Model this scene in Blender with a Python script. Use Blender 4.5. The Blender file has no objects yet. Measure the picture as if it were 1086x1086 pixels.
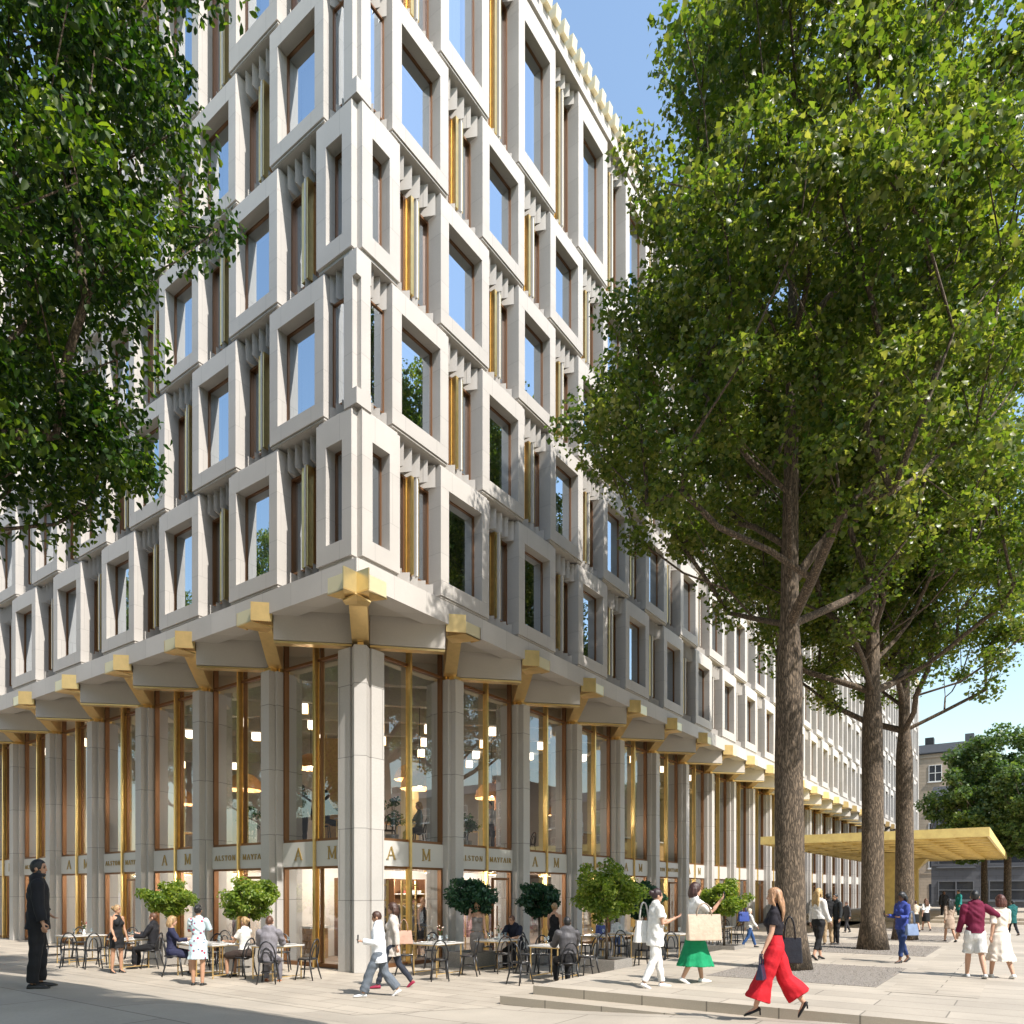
import bpy, bmesh, math, random
import numpy as np
from mathutils import Vector, Matrix, Quaternion
R = math.radians
rnd = random.Random(7)
sc = bpy.context.scene
col = sc.collection
# ------------------------------------------------------------------ frame of the place
HC, F, PX, HY = 1.95, 769.0, 543.0, 945.0          # eye height and lens of the photograph (1086 px wide)
DR = Vector((0.5825, 0.8129, 0)); DL = Vector((-0.8129, 0.5825, 0))
CX, CY = -3.67, 17.64                               # corner column on the ground
ROT = math.atan2(0.8129, 0.5825)
M = 3.28; OV = 1.63
def W(u, v, z=0.0):
    p = Vector((CX, CY, z)) + DR*u + DL*v
    return Vector((p.x, p.y, z))
def UV(x, y):
    d = Vector((x-CX, y-CY, 0)); return d.dot(DR), d.dot(DL)
def gp(px, py, z=0.0):
    D = (HC-z)*F/(py-HY)
    return Vector(((px-PX)/F*D, D, z))
def at(px, D, z=0.0):
    return Vector(((px-PX)/F*D, D, z))
def sstep(a, b, x):
    t = min(1, max(0, (x-a)/(b-a))); return t*t*(3-2*t)
def zfront(u, v):
    r1 = 0.5*sstep(-4.4, -7.6, u)*sstep(-14, -5, v)+0.3*sstep(-4.4, -7.6, u)*(1-sstep(-14, -5, v))
    r2 = 0.3*sstep(-5.8, -11.8, v)
    return max(r1, r2)
# ------------------------------------------------------------------ materials
MAT = {}
def mat(name, base, rough=0.6, metal=0.0, noise=None, bump=0.0, spec=0.5, scale=8.0, emit=None, sheen=0.0, coords='Object'):
    m = bpy.data.materials.new(name); m.use_nodes = True
    nt = m.node_tree; b = nt.nodes['Principled BSDF']
    b.inputs['Base Color'].default_value = (*base, 1); b.inputs['Roughness'].default_value = rough
    b.inputs['Metallic'].default_value = metal; b.inputs['Specular IOR Level'].default_value = spec
    if sheen: b.inputs['Sheen Weight'].default_value = sheen
    if emit: b.inputs['Emission Color'].default_value = (*emit[0], 1); b.inputs['Emission Strength'].default_value = emit[1]
    if noise or bump:
        tc = nt.nodes.new('ShaderNodeTexCoord'); n = nt.nodes.new('ShaderNodeTexNoise')
        n.inputs['Scale'].default_value = scale; n.inputs['Detail'].default_value = 6; n.inputs['Roughness'].default_value = 0.65
        nt.links.new(tc.outputs[coords], n.inputs['Vector'])
        if noise:
            r = nt.nodes.new('ShaderNodeValToRGB'); k = noise
            r.color_ramp.elements[0].position = 0.3; r.color_ramp.elements[1].position = 0.7
            r.color_ramp.elements[0].color = (*[c*(1-k) for c in base], 1); r.color_ramp.elements[1].color = (*[min(1, c*(1+k)) for c in base], 1)
            nt.links.new(n.outputs['Fac'], r.inputs['Fac']); nt.links.new(r.outputs['Color'], b.inputs['Base Color'])
        if bump:
            bp = nt.nodes.new('ShaderNodeBump'); bp.inputs['Strength'].default_value = bump; bp.inputs['Distance'].default_value = 0.02
            nt.links.new(n.outputs['Fac'], bp.inputs['Height']); nt.links.new(bp.outputs['Normal'], b.inputs['Normal'])
    MAT[name] = m
    return m
def glass(name, tint, refl_lo, refl_hi):
    m = bpy.data.materials.new(name); m.use_nodes = True
    nt = m.node_tree; nt.nodes.clear()
    o = nt.nodes.new('ShaderNodeOutputMaterial'); mx = nt.nodes.new('ShaderNodeMixShader')
    t = nt.nodes.new('ShaderNodeBsdfTransparent'); g = nt.nodes.new('ShaderNodeBsdfGlossy')
    t.inputs['Color'].default_value = (*tint, 1); g.inputs['Roughness'].default_value = 0.0
    g.inputs['Color'].default_value = (0.84, 0.92, 1.0, 1)
    lw = nt.nodes.new('ShaderNodeLayerWeight'); lw.inputs['Blend'].default_value = 0.35
    mr = nt.nodes.new('ShaderNodeMapRange'); mr.inputs['To Min'].default_value = refl_lo; mr.inputs['To Max'].default_value = refl_hi
    nt.links.new(lw.outputs['Facing'], mr.inputs['Value']); nt.links.new(mr.outputs['Result'], mx.inputs['Fac'])
    nt.links.new(t.outputs[0], mx.inputs[1]); nt.links.new(g.outputs[0], mx.inputs[2]); nt.links.new(mx.outputs[0], o.inputs['Surface'])
    MAT[name] = m
def stone(name, base, sw, sh, joint=0.004, var=0.06, rough=0.7, axis='XZ', speck=0.10, jdark=0.45, stain=0.0, soft=60.0):
    """slabs laid with fine joints, speckled"""
    m = bpy.data.materials.new(name); m.use_nodes = True
    nt = m.node_tree; b = nt.nodes['Principled BSDF']; b.inputs['Roughness'].default_value = rough
    N = nt.nodes.new; L = nt.links.new
    tc = N('ShaderNodeTexCoord'); sp = N('ShaderNodeSeparateXYZ'); cb = N('ShaderNodeCombineXYZ')
    L(tc.outputs['Object'], sp.inputs[0])
    if axis == 'XZ':
        ad = N('ShaderNodeMath'); L(sp.outputs['X'], ad.inputs[0]); L(sp.outputs['Y'], ad.inputs[1])
        L(ad.outputs[0], cb.inputs['X']); L(sp.outputs['Z'], cb.inputs['Y'])
    elif axis == 'YX':
        L(sp.outputs['Y'], cb.inputs['X']); L(sp.outputs['X'], cb.inputs['Y'])
    else:
        L(sp.outputs['X'], cb.inputs['X']); L(sp.outputs['Y'], cb.inputs['Y'])
    br = N('ShaderNodeTexBrick'); br.inputs['Scale'].default_value = 1.0
    br.inputs['Brick Width'].default_value = sw; br.inputs['Row Height'].default_value = sh
    br.inputs['Mortar Size'].default_value = joint; br.inputs['Mortar Smooth'].default_value = 0.1
    br.inputs['Color1'].default_value = (*[c*(1-var) for c in base], 1); br.inputs['Color2'].default_value = (*[c*(1+var) for c in base], 1)
    br.inputs['Mortar'].default_value = (*[c*jdark for c in base], 1)
    L(cb.outputs[0], br.inputs['Vector'])
    n = N('ShaderNodeTexNoise'); n.inputs['Scale'].default_value = soft; n.inputs['Detail'].default_value = 4
    L(tc.outputs['Object'], n.inputs['Vector'])
    n2 = N('ShaderNodeTexNoise'); n2.inputs['Scale'].default_value = 0.7; n2.inputs['Detail'].default_value = 7
    L(tc.outputs['Object'], n2.inputs['Vector'])
    mr = N('ShaderNodeMapRange'); mr.inputs['From Min'].default_value = 0.25; mr.inputs['From Max'].default_value = 0.75
    mr.inputs['To Min'].default_value = 1-speck; mr.inputs['To Max'].default_value = 1+speck
    L(n.outputs['Fac'], mr.inputs['Value'])
    mr2 = N('ShaderNodeMapRange'); mr2.inputs['From Min'].default_value = 0.3; mr2.inputs['From Max'].default_value = 0.7
    mr2.inputs['To Min'].default_value = 1-0.06-stain; mr2.inputs['To Max'].default_value = 1.06
    L(n2.outputs['Fac'], mr2.inputs['Value'])
    mu = N('ShaderNodeMath'); mu.operation = 'MULTIPLY'; L(mr.outputs[0], mu.inputs[0]); L(mr2.outputs[0], mu.inputs[1])
    vm = N('ShaderNodeVectorMath'); vm.operation = 'SCALE'; L(br.outputs['Color'], vm.inputs[0]); L(mu.outputs[0], vm.inputs['Scale'])
    L(vm.outputs[0], b.inputs['Base Color'])
    bp = N('ShaderNodeBump'); bp.inputs['Strength'].default_value = 0.12; bp.inputs['Distance'].default_value = 0.01
    L(n.outputs['Fac'], bp.inputs['Height']); L(bp.outputs['Normal'], b.inputs['Normal'])
    MAT[name] = m
def leafmat(name, c1, c2, c3, trans=0.35, rough=0.45):
    m = bpy.data.materials.new(name); m.use_nodes = True
    nt = m.node_tree; b = nt.nodes['Principled BSDF']; N = nt.nodes.new; L = nt.links.new
    a = N('ShaderNodeAttribute'); a.attribute_name = 'tone'
    r = N('ShaderNodeValToRGB'); r.color_ramp.elements[0].color = (*c1, 1); r.color_ramp.elements[1].color = (*c3, 1)
    e = r.color_ramp.elements.new(0.5); e.color = (*c2, 1)
    L(a.outputs['Fac'], r.inputs['Fac']); L(r.outputs['Color'], b.inputs['Base Color'])
    b.inputs['Roughness'].default_value = rough; b.inputs['Specular IOR Level'].default_value = 0.45
    t = N('ShaderNodeBsdfTranslucent'); mx = N('ShaderNodeMixShader'); mx.inputs['Fac'].default_value = trans
    h = N('ShaderNodeMix'); h.data_type = 'RGBA'; h.blend_type = 'MULTIPLY'; h.inputs['Factor'].default_value = 1
    L(r.outputs['Color'], h.inputs['A']); h.inputs['B'].default_value = (1.9, 2.0, 0.7, 1)
    L(h.outputs['Result'], t.inputs['Color'])
    o = nt.nodes['Material Output']
    L(b.outputs[0], mx.inputs[1]); L(t.outputs[0], mx.inputs[2]); L(mx.outputs[0], o.inputs['Surface'])
    MAT[name] = m
STONE = (0.515, 0.485, 0.447)
stone('facade_stone', STONE, 1.07, 1.13, joint=0.004, var=0.05, speck=0.06, jdark=0.6, stain=0.03)
stone('column_stone', (0.48, 0.458, 0.43), 40, 1.72, joint=0.008, var=0.03, speck=0.09, jdark=0.4)
stone('soffit_stone', (0.47, 0.435, 0.385), 60, 60, joint=0.0, var=0.02, speck=0.08)
stone('terrace_stone', (0.40, 0.35, 0.285), 1.5, 0.42, joint=0.009, var=0.09, speck=0.07, axis='YX', jdark=0.42, stain=0.16, soft=35)
stone('plaza_stone', (0.415, 0.365, 0.30), 1.9, 0.62, joint=0.010, var=0.11, speck=0.07, axis='YX', jdark=0.45, stain=0.16, soft=35)
stone('road_stone', (0.385, 0.34, 0.28), 2.6, 1.3, joint=0.012, var=0.05, speck=0.07, axis='YX', jdark=0.42, stain=0.15, soft=35)
stone('step_stone', (0.38, 0.33, 0.265), 1.05, 5, joint=0.012, var=0.05, speck=0.06)
mat('granite', (0.27, 0.25, 0.225), 0.8, noise=0.45, scale=90, bump=0.2)
mat('gold', (0.84, 0.60, 0.24), 0.30, 0.92, noise=0.10, scale=5)
mat('gold_bright', (0.88, 0.70, 0.36), 0.30, 0.75, noise=0.06, scale=5)
mat('gold_paint', (0.83, 0.59, 0.26), 0.32, 0.72, noise=0.07, scale=6)
mat('pale_gold', (0.86, 0.75, 0.48), 0.35, 0.35)
mat('bronze', (0.22, 0.105, 0.045), 0.38, 0.55)
mat('white_fin', (0.66, 0.63, 0.58), 0.6)
mat('dark_gap', (0.06, 0.06, 0.065), 0.8)
mat('inner_wall', (0.46, 0.42, 0.385), 0.8, noise=0.06, scale=2)
mat('inner_floor', (0.30, 0.23, 0.18), 0.5)
mat('core', (0.30, 0.29, 0.28), 0.9)
mat('white_sign', (0.56, 0.54, 0.50), 0.6)
mat('letter_gold', (0.40, 0.27, 0.08), 0.4, 0.5)
mat('lamp_glow', (0.9, 0.8, 0.65), 0.6, emit=((1.0, 0.86, 0.70), 2.6))
mat('spot_glow', (0.9, 0.85, 0.8), 0.6, emit=((1.0, 0.90, 0.80), 28.0))
mat('wood', (0.42, 0.24, 0.10), 0.5, noise=0.25, scale=12)
mat('wicker', (0.48, 0.24, 0.09), 0.7, noise=0.4, scale=40, bump=0.6)
mat('black_iron', (0.018, 0.018, 0.02), 0.38)
mat('marble', (0.58, 0.56, 0.53), 0.25, noise=0.10, scale=6)
mat('porcelain', (0.8, 0.8, 0.78), 0.2)
mat('bark', (0.12, 0.088, 0.062), 0.95)
glass('upper_glass', (0.80, 0.87, 0.96), 0.58, 0.92)
glass('shop_glass', (0.93, 0.94, 0.93), 0.09, 0.55)
glass('clear_glass', (0.93, 0.96, 0.95), 0.08, 0.5)
def bark():
    m = MAT['bark']; nt = m.node_tree; b = nt.nodes['Principled BSDF']; N = nt.nodes.new; L = nt.links.new
    tc = N('ShaderNodeTexCoord'); mp = N('ShaderNodeMapping'); mp.inputs['Scale'].default_value = (17, 17, 3.4)
    L(tc.outputs['Object'], mp.inputs['Vector'])
    n = N('ShaderNodeTexNoise'); n.inputs['Scale'].default_value = 1.0; n.inputs['Detail'].default_value = 6; L(mp.outputs[0], n.inputs['Vector'])
    ad = N('ShaderNodeVectorMath'); ad.operation = 'ADD'; L(mp.outputs[0], ad.inputs[0])
    sc_ = N('ShaderNodeVectorMath'); sc_.operation = 'SCALE'; sc_.inputs['Scale'].default_value = 2.2; L(n.outputs['Color'], sc_.inputs[0]); L(sc_.outputs[0], ad.inputs[1])
    v = N('ShaderNodeTexVoronoi'); v.feature = 'DISTANCE_TO_EDGE'; v.inputs['Scale'].default_value = 1.3; L(ad.outputs[0], v.inputs['Vector'])
    r = N('ShaderNodeValToRGB'); r.color_ramp.elements[0].position = 0.0; r.color_ramp.elements[0].color = (0.045, 0.034, 0.024, 1)
    r.color_ramp.elements[1].position = 0.34; r.color_ramp.elements[1].color = (0.225, 0.168, 0.118, 1)
    L(v.outputs['Distance'], r.inputs['Fac']); L(r.outputs['Color'], b.inputs['Base Color'])
    bp = N('ShaderNodeBump'); bp.inputs['Strength'].default_value = 0.9; bp.inputs['Distance'].default_value = 0.06
    L(r.outputs['Color'], bp.inputs['Height']); L(bp.outputs['Normal'], b.inputs['Normal'])
bark()
leafmat('plane_leaf', (0.04, 0.085, 0.014), (0.115, 0.155, 0.026), (0.26, 0.25, 0.085), 0.50, 0.36)
leafmat('lime_leaf', (0.010, 0.036, 0.005), (0.034, 0.075, 0.008), (0.17, 0.23, 0.025), 0.46)
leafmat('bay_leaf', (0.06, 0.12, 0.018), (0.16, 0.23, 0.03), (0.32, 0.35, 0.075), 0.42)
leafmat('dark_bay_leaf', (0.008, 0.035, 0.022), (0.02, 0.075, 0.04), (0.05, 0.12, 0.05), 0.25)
leafmat('far_leaf', (0.04, 0.085, 0.03), (0.085, 0.14, 0.045), (0.16, 0.2, 0.07), 0.42)
# ------------------------------------------------------------------ mesh helpers
class MB:
    def __init__(s): s.v = []; s.f = []; s.m = []
    def add(s, vs, fs, m=0):
        b = len(s.v); s.v += [tuple(p) for p in vs]; s.f += [[i+b for i in f] for f in fs]; s.m += [m]*len(fs); return s
    def box(s, x0, x1, y0, y1, z0, z1, m=0):
        return s.add([(x0,y0,z0),(x1,y0,z0),(x1,y1,z0),(x0,y1,z0),(x0,y0,z1),(x1,y0,z1),(x1,y1,z1),(x0,y1,z1)],
                     [(3,2,1,0),(4,5,6,7),(0,1,5,4),(1,2,6,5),(2,3,7,6),(3,0,4,7)], m)
    def prism(s, poly, z0, z1, m=0):
        n = len(poly)
        a = sum(poly[i][0]*poly[(i+1)%n][1]-poly[(i+1)%n][0]*poly[i][1] for i in range(n))
        if a < 0: poly = poly[::-1]
        vs = [(p[0],p[1],z0) for p in poly]+[(p[0],p[1],z1) for p in poly]
        return s.add(vs, [list(range(n))[::-1], list(range(n,2*n))]+[(i,(i+1)%n,n+(i+1)%n,n+i) for i in range(n)], m)
    def slab(s, poly3, d, m=0):
        """polygon in space pushed along vector d"""
        n = len(poly3); d = Vector(d); vs = [Vector(p) for p in poly3]; vs = vs+[p+d for p in vs]
        return s.add(vs, [list(range(n))[::-1], list(range(n,2*n))]+[(i,(i+1)%n,n+(i+1)%n,n+i) for i in range(n)], m)
    def bar(s, a, b, w, h, m=0, up=(0,0,1)):
        a = Vector(a); b = Vector(b); d = (b-a).normalized(); r = d.cross(Vector(up))
        if r.length < 1e-4: r = d.cross(Vector((1,0,0)))
        r.normalize(); u = r.cross(d); r = r*(w/2); u = u*(h/2)
        return s.add([a-r-u,a+r-u,a+r+u,a-r+u,b-r-u,b+r-u,b+r+u,b-r+u], [(3,2,1,0),(4,5,6,7),(0,1,5,4),(1,2,6,5),(2,3,7,6),(3,0,4,7)], m)
    def tube(s, pts, rad, n=8, m=0, cap=True, flat=None):
        pts = [Vector(p) for p in pts]; k = len(pts)
        if not isinstance(rad, (list, tuple)): rad = [rad]*k
        ref = Vector((0,0,1)); d0 = (pts[1]-pts[0]).normalized()
        if abs(d0.z) > 0.9: ref = Vector((0,1,0))
        r = d0.cross(ref).normalized(); vs = []
        for i in range(k):
            d = (pts[min(i+1,k-1)]-pts[max(i-1,0)])
            if d.length < 1e-9: d = d0
            d.normalize(); r = (r-d*r.dot(d))
            if r.length < 1e-6: r = d.orthogonal()
            r.normalize(); u = d.cross(r)
            ra = rad[i]; rx, ry = ra if isinstance(ra, (tuple, list)) else (ra, ra)
            for j in range(n):
                t = 2*math.pi*j/n; vs.append(pts[i]+r*(math.cos(t)*rx)+u*(math.sin(t)*ry))
        fs = [(i*n+j, i*n+(j+1)%n, (i+1)*n+(j+1)%n, (i+1)*n+j) for i in range(k-1) for j in range(n)]
        if cap: fs += [list(range(n))[::-1], list(range((k-1)*n, k*n))]
        return s.add(vs, fs, m)
    def ring(s, rings, m=0, cap=True, close=True):
        """rings: list of lists of points, same count"""
        n = len(rings[0]); vs = [p for r in rings for p in r]
        fs = [(i*n+j, i*n+(j+1)%n, (i+1)*n+(j+1)%n, (i+1)*n+j) for i in range(len(rings)-1) for j in range(n if close else n-1)]
        if cap: fs += [list(range(n))[::-1], list(range((len(rings)-1)*n, len(rings)*n))]
        return s.add(vs, fs, m)
    def lathe(s, prof, n=16, m=0, c=(0,0,0)):
        return s.ring([[(c[0]+r*math.cos(2*math.pi*j/n), c[1]+r*math.sin(2*math.pi*j/n), c[2]+z) for j in range(n)] for r, z in prof], m)
    def ell(s, c, r, n=14, k=9, m=0, rot=None):
        c = Vector(c); rings = []
        for i in range(k+1):
            ph = math.pi*(i/k); ph = min(max(ph, 0.02), math.pi-0.02); ring = []
            for j in range(n):
                t = 2*math.pi*j/n; p = Vector((r[0]*math.sin(ph)*math.cos(t), r[1]*math.sin(ph)*math.sin(t), -r[2]*math.cos(ph)))
                if rot: p = rot @ p
                ring.append(c+p)
            rings.append(ring)
        return s.ring(rings, m)
    def merge(s, o, mx=None, m_off=0):
        b = len(s.v)
        s.v += [tuple(mx @ Vector(p)) for p in o.v] if mx else list(o.v)
        s.f += [[i+b for i in f] for f in o.f]; s.m += [k+m_off for k in o.m]; return s
    def mesh(s, name, mats, smooth=False):
        me = bpy.data.meshes.new(name); me.from_pydata(s.v, [], s.f)
        if not isinstance(mats, (list, tuple)): mats = [mats]
        for k in mats: me.materials.append(MAT[k] if isinstance(k, str) else k)
        if len(mats) > 1: me.polygons.foreach_set('material_index', s.m)
        if smooth: me.polygons.foreach_set('use_smooth', [True]*len(me.polygons))
        me.update(); return me
    def build(s, name, mats, parent=None, loc=None, rot=None, smooth=False):
        return link(name, s.mesh(name, mats, smooth), parent, loc, rot)
def link(name, me, parent=None, loc=None, rot=None):
    o = bpy.data.objects.new(name, me); col.objects.link(o)
    if parent: o.parent = parent
    if loc is not None: o.location = loc
    if rot is not None: o.rotation_euler = rot if isinstance(rot, (tuple, list)) else (0,0,rot)
    return o
def tag(o, label=None, cat=None, group=None, kind=None):
    if label: o['label'] = label
    if cat: o['category'] = cat
    if group: o['group'] = group
    if kind: o['kind'] = kind
    return o
def thing(name, label, cat, loc=(0,0,0), rz=0, group=None):
    o = bpy.data.objects.new(name, None); col.objects.link(o); o.empty_display_size = 0.1
    o.location = loc; o.rotation_euler = (0,0,rz); return tag(o, label, cat, group)
def dup(root, loc, rz=0.0, label=None, group=None, scale=None):
    def cp(o, parent):
        c = o.copy(); col.objects.link(c)
        if parent: c.parent = parent
        for ch in list(o.children): cp(ch, c)
        return c
    r = cp(root, None); r.location = loc; r.rotation_euler = (0,0,rz)
    if label: r['label'] = label
    if group: r['group'] = group
    if scale: r.scale = (scale,)*3 if not isinstance(scale, tuple) else scale
    return r
def bez(me, w=0.006, seg=1): pass
# ------------------------------------------------------------------ camera, sky, sun
cam = bpy.data.cameras.new('camera'); co = bpy.data.objects.new('camera', cam); col.objects.link(co)
co.location = (0, 0, HC); co.rotation_euler = (R(90), 0, 0)
cam.sensor_width = 36; cam.sensor_height = 36; cam.lens = 36*F/1086; cam.shift_y = (HY-543)/1086; cam.clip_end = 3000; cam.clip_start = 0.05
sc.camera = co
SA, SE = 46.5, 51.0         # sun azimuth (towards camera from +x) and elevation
sd = Vector((math.cos(R(SE))*math.cos(R(SA)), -math.cos(R(SE))*math.sin(R(SA)), math.sin(R(SE))))
sl = bpy.data.lights.new('sun', 'SUN'); sl.energy = 4.4; sl.angle = R(0.55); sl.color = (1.0, 0.945, 0.875)
so = bpy.data.objects.new('sun', sl); col.objects.link(so); so.rotation_euler = (-sd).to_track_quat('-Z', 'Y').to_euler()
w = bpy.data.worlds.new('World'); sc.world = w; w.use_nodes = True
nt = w.node_tree; bg = nt.nodes['Background']; sk = nt.nodes.new('ShaderNodeTexSky'); sk.sky_type = 'NISHITA'; sk.sun_disc = False
sk.sun_elevation = R(SE); sk.sun_rotation = math.atan2(sd.x, sd.y); sk.air_density = 1.7; sk.dust_density = 1.2; sk.ozone_density = 2.2
bg.inputs['Strength'].default_value = 0.15; nt.links.new(sk.outputs[0], bg.inputs['Color'])
sc.view_settings.view_transform = 'Standard'; sc.view_settings.look = 'None'; sc.view_settings.exposure = 0.76; sc.view_settings.gamma = 1
sc.render.engine = 'CYCLES'
cy = sc.cycles; cy.max_bounces = 7; cy.transparent_max_bounces = 12; cy.diffuse_bounces = 3; cy.glossy_bounces = 3; cy.transmission_bounces = 3
cy.caustics_reflective = False; cy.caustics_refractive = False; cy.sample_clamp_indirect = 6
# ================================================================== GROUND
BR = (0, 0, ROT); B0 = (CX, CY, 0)
def axis_pts(lo, hi, flo, fhi, st):
    a = [flo+st*i for i in range(int((fhi-flo)/st)+1)]
    x = a[-1]; s = st
    while x < hi: s *= 1.6; x += s; a.append(x)
    x = a[0]; s = st; pre = []
    while x > lo: s *= 1.6; x -= s; pre.append(x)
    return pre[::-1]+a
us = axis_pts(-400, 500, -16, 4, 0.4); vs = axis_pts(-450, 400, -24, 12, 0.5)
g = MB(); pts = []
for a in us:
    for b in vs:
        z = zfront(a, b)
        if a > -2.2 and b < -5.0: z *= 1-sstep(-2.2, -1.7, a)
        if a > -1.4: z = 0
        pts.append((a, b, z))
nv = len(vs)
g.add(pts, [(i*nv+j, (i+1)*nv+j, (i+1)*nv+j+1, i*nv+j+1) for i in range(len(us)-1) for j in range(nv-1)])
o = g.build('ground', 'road_stone', None, B0, BR, smooth=True); tag(o, kind='structure')
# terrace paving along both fronts
def sheet(name, poly, z, mt):
    return tag(MB().add([(p[0], p[1], z) for p in poly], [list(range(len(poly)))]).build(name, mt, None, B0, BR), kind='structure')
sheet('terrace_paving', [(-4.4,40),(-4.4,-4.6),(-2.6,-5.9),(-2.1,-5.9),(120,-5.9),(120,9.5),(9.5,9.5),(9.5,40)], 0.004, 'terrace_stone')
# raised plaza with two steps
p = MB(); p.box(-1.7, 140, -60, -6.2, 0.0, 0.302); o = tag(p.build('plaza', ['plaza_stone'], None, B0, BR), kind='structure')
p = MB()
p.box(-2.18, -1.7, -40, -5.82, -0.05, 0.15); p.box(-1.7, 120, -6.2, -5.82, -0.05, 0.15)
o = tag(p.build('plaza_step', 'step_stone', None, B0, BR), kind='structure')
p = MB(); p.box(-1.712, -1.7, -40, -6.2, 0.15, 0.303); p.box(-1.7, 120, -6.2, -6.188, 0.15, 0.303)
o = tag(p.build('plaza_edge', 'step_stone', None, B0, BR), kind='structure')
# a paler band of paving and the gravel beds round the trees
sheet('plaza_path', [(1.0,-11.3),(1.0,-12.6),(60,-12.6),(60,-11.3)], 0.307, 'terrace_stone')
mat('gravel', (0.23, 0.205, 0.18), 0.95, noise=0.6, scale=45, bump=1.0)
for u0, u1 in ((1.5, 5.2), (8.6, 12.6), (14.6, 18.5), (21, 26)):
    gb = MB(); gb.box(u0, u1, -11.1, -8.1, 0.25, 0.31)
    r2 = random.Random(int(u0*10))
    for _ in range(2600):
        a = r2.uniform(u0+.03, u1-.03); b = r2.uniform(-11.07, -8.13); s = r2.uniform(.012, .03)
        gb.add([(a-s,b,.305),(a,b-s*.8,.305),(a+s,b,.305),(a,b+s*.9,.305),(a+s*.2,b,.305+s*.9)], [(0,1,4),(1,2,4),(2,3,4),(3,0,4)])
    tag(gb.build('gravel', 'gravel', None, B0, BR), kind='stuff')
# ================================================================== THE CORNER BUILDING
bld = thing('office_building', 'pale stone corner building with chequered window boxes, gold brackets and a glazed ground floor', 'building', B0, ROT)
def part(mb, name, mats, parent=None, loc=None, rot=None, smooth=False): return mb.build(name, mats, parent or bld, loc, rot, smooth)
NR, NL = 28, 12                                   # bays to the right and to the left of the corner
ZF0, ZF1 = 8.5, 9.03; FH = 3.3; ROWS = [ZF1+FH*i for i in range(5)]; ZTOP = 27.3
LR = NR*M+1.2; LL = NL*M+1.2
def LF(mb, name, mats, u, z, side, parent=None, depth=-OV, smooth=False):
    pass
def place(side, s, z, d=0.0):
    """location and turn of a unit whose front faces out of the right or left front, s metres from the slab corner"""
    if side == 'R': return (s-OV, -OV+d, z), (0,0,0)
    return (-OV+d, s-OV, z), (0,0,-math.pi/2)
# slab edge, soffit
m = MB()
m.prism([(-OV,-OV),(LR,-OV),(LR,-OV+.5),(-OV+.5,-OV+.5),(-OV+.5,LL),(-OV,LL)], ZF0, ZF1)
part(m, 'slab_edge', 'facade_stone')
m = MB(); m.prism([(-OV+.5,-OV+.5),(LR,-OV+.5),(LR,9.2),(9.2,9.2),(9.2,LL),(-OV+.5,LL)], 8.62, 9.0); part(m, 'soffit', 'soffit_stone')
# core, floors, far wall
m = MB(); m.box(1.6, LR-1.5, 1.6, LL-1.5, 9.03, 27.0); part(m, 'inner_core', 'core')
m = MB()
for z in ROWS[1:]+[ZTOP]: m.prism([(-OV+.66,-OV+.66),(LR,-OV+.66),(LR,1.6),(1.6,1.6),(1.6,LL),(-OV+.66,LL)], z-.16, z+.10)
part(m, 'floor_slab', 'core')
m = MB(); m.box(LR-.02, LR+.5, -OV+.1, 12, 0, 27.5); m.box(-OV+.1, 12, LL-.02, LL+.5, 0, 27.5); part(m, 'end_wall', 'facade_stone')
m = MB(); m.prism([(-OV-.06,-OV-.06),(LR,-OV-.06),(LR,12),(12,12),(12,LL),(-OV-.06,LL)], ZTOP, ZTOP+.24)
m.prism([(-OV+.02,-OV+.02),(LR,-OV+.02),(LR,12),(12,12),(12,LL),(-OV+.02,LL)], ZTOP+.265, ZTOP+.62)
m.prism([(-OV+.1,-OV+.1),(LR,-OV+.1),(LR,11),(11,11),(11,LL),(-OV+.1,LL)], ZTOP+.2, ZTOP+.3)
part(m, 'parapet', 'facade_stone')
# --- unit meshes (front at y=0, outside is -y, z from the row's base)
def surround(wd, hg, ox0, ox1, oz0, oz1, dep=0.66):
    b = MB(); x0, x1 = -wd/2, wd/2; g_ = .004
    b.box(x0, x1, 0, dep, oz1, hg-.10); b.box(x0, x1, 0, dep, .10, oz0)
    b.box(x0, ox0, .0, dep, oz0+g_, oz1-g_); b.box(ox1, x1, .0, dep, oz0+g_, oz1-g_)
    b.box(x0+.03, x1-.03, .05, dep, hg-.10, hg-.02); b.box(x0+.03, x1-.03, .05, dep, .03, .10)
    b.box(x0+.02, x1-.02, .03, dep, .045, .075)
    return b
def wframe(ox0, ox1, oz0, oz1, y=.26, t=.04):
    b = MB(); b.box(ox0, ox1, y, y+.07, oz1-t, oz1); b.box(ox0, ox1, y, y+.07, oz0, oz0+t)
    b.box(ox0, ox0+t, y, y+.07, oz0+t, oz1-t); b.box(ox1-t, ox1, y, y+.07, oz0+t, oz1-t); return b
def pane(ox0, ox1, oz0, oz1, y=.29):
    return MB().add([(ox0,y,oz0),(ox1,y,oz0),(ox1,y,oz1),(ox0,y,oz1)], [(0,1,2,3)])
def curtain(x0, x1, z0, z1, y=.74, amp=.035, wl=.13):
    n = max(6, int((x1-x0)/.02)); b = MB(); vs_ = []
    for i in range(n+1):
        x = x0+(x1-x0)*i/n; yy = y+amp*math.sin(2*math.pi*x/wl)+.4*amp*math.sin(11*x)
        vs_ += [(x,yy,z0),(x,yy+.01*math.sin(31*x),z1)]
    b.add(vs_, [(2*i,2*i+2,2*i+3,2*i+1) for i in range(n)]); return b
mat('curtain', (0.66, 0.68, 0.72), 0.9)
OW = 1.32
U = {}
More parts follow.
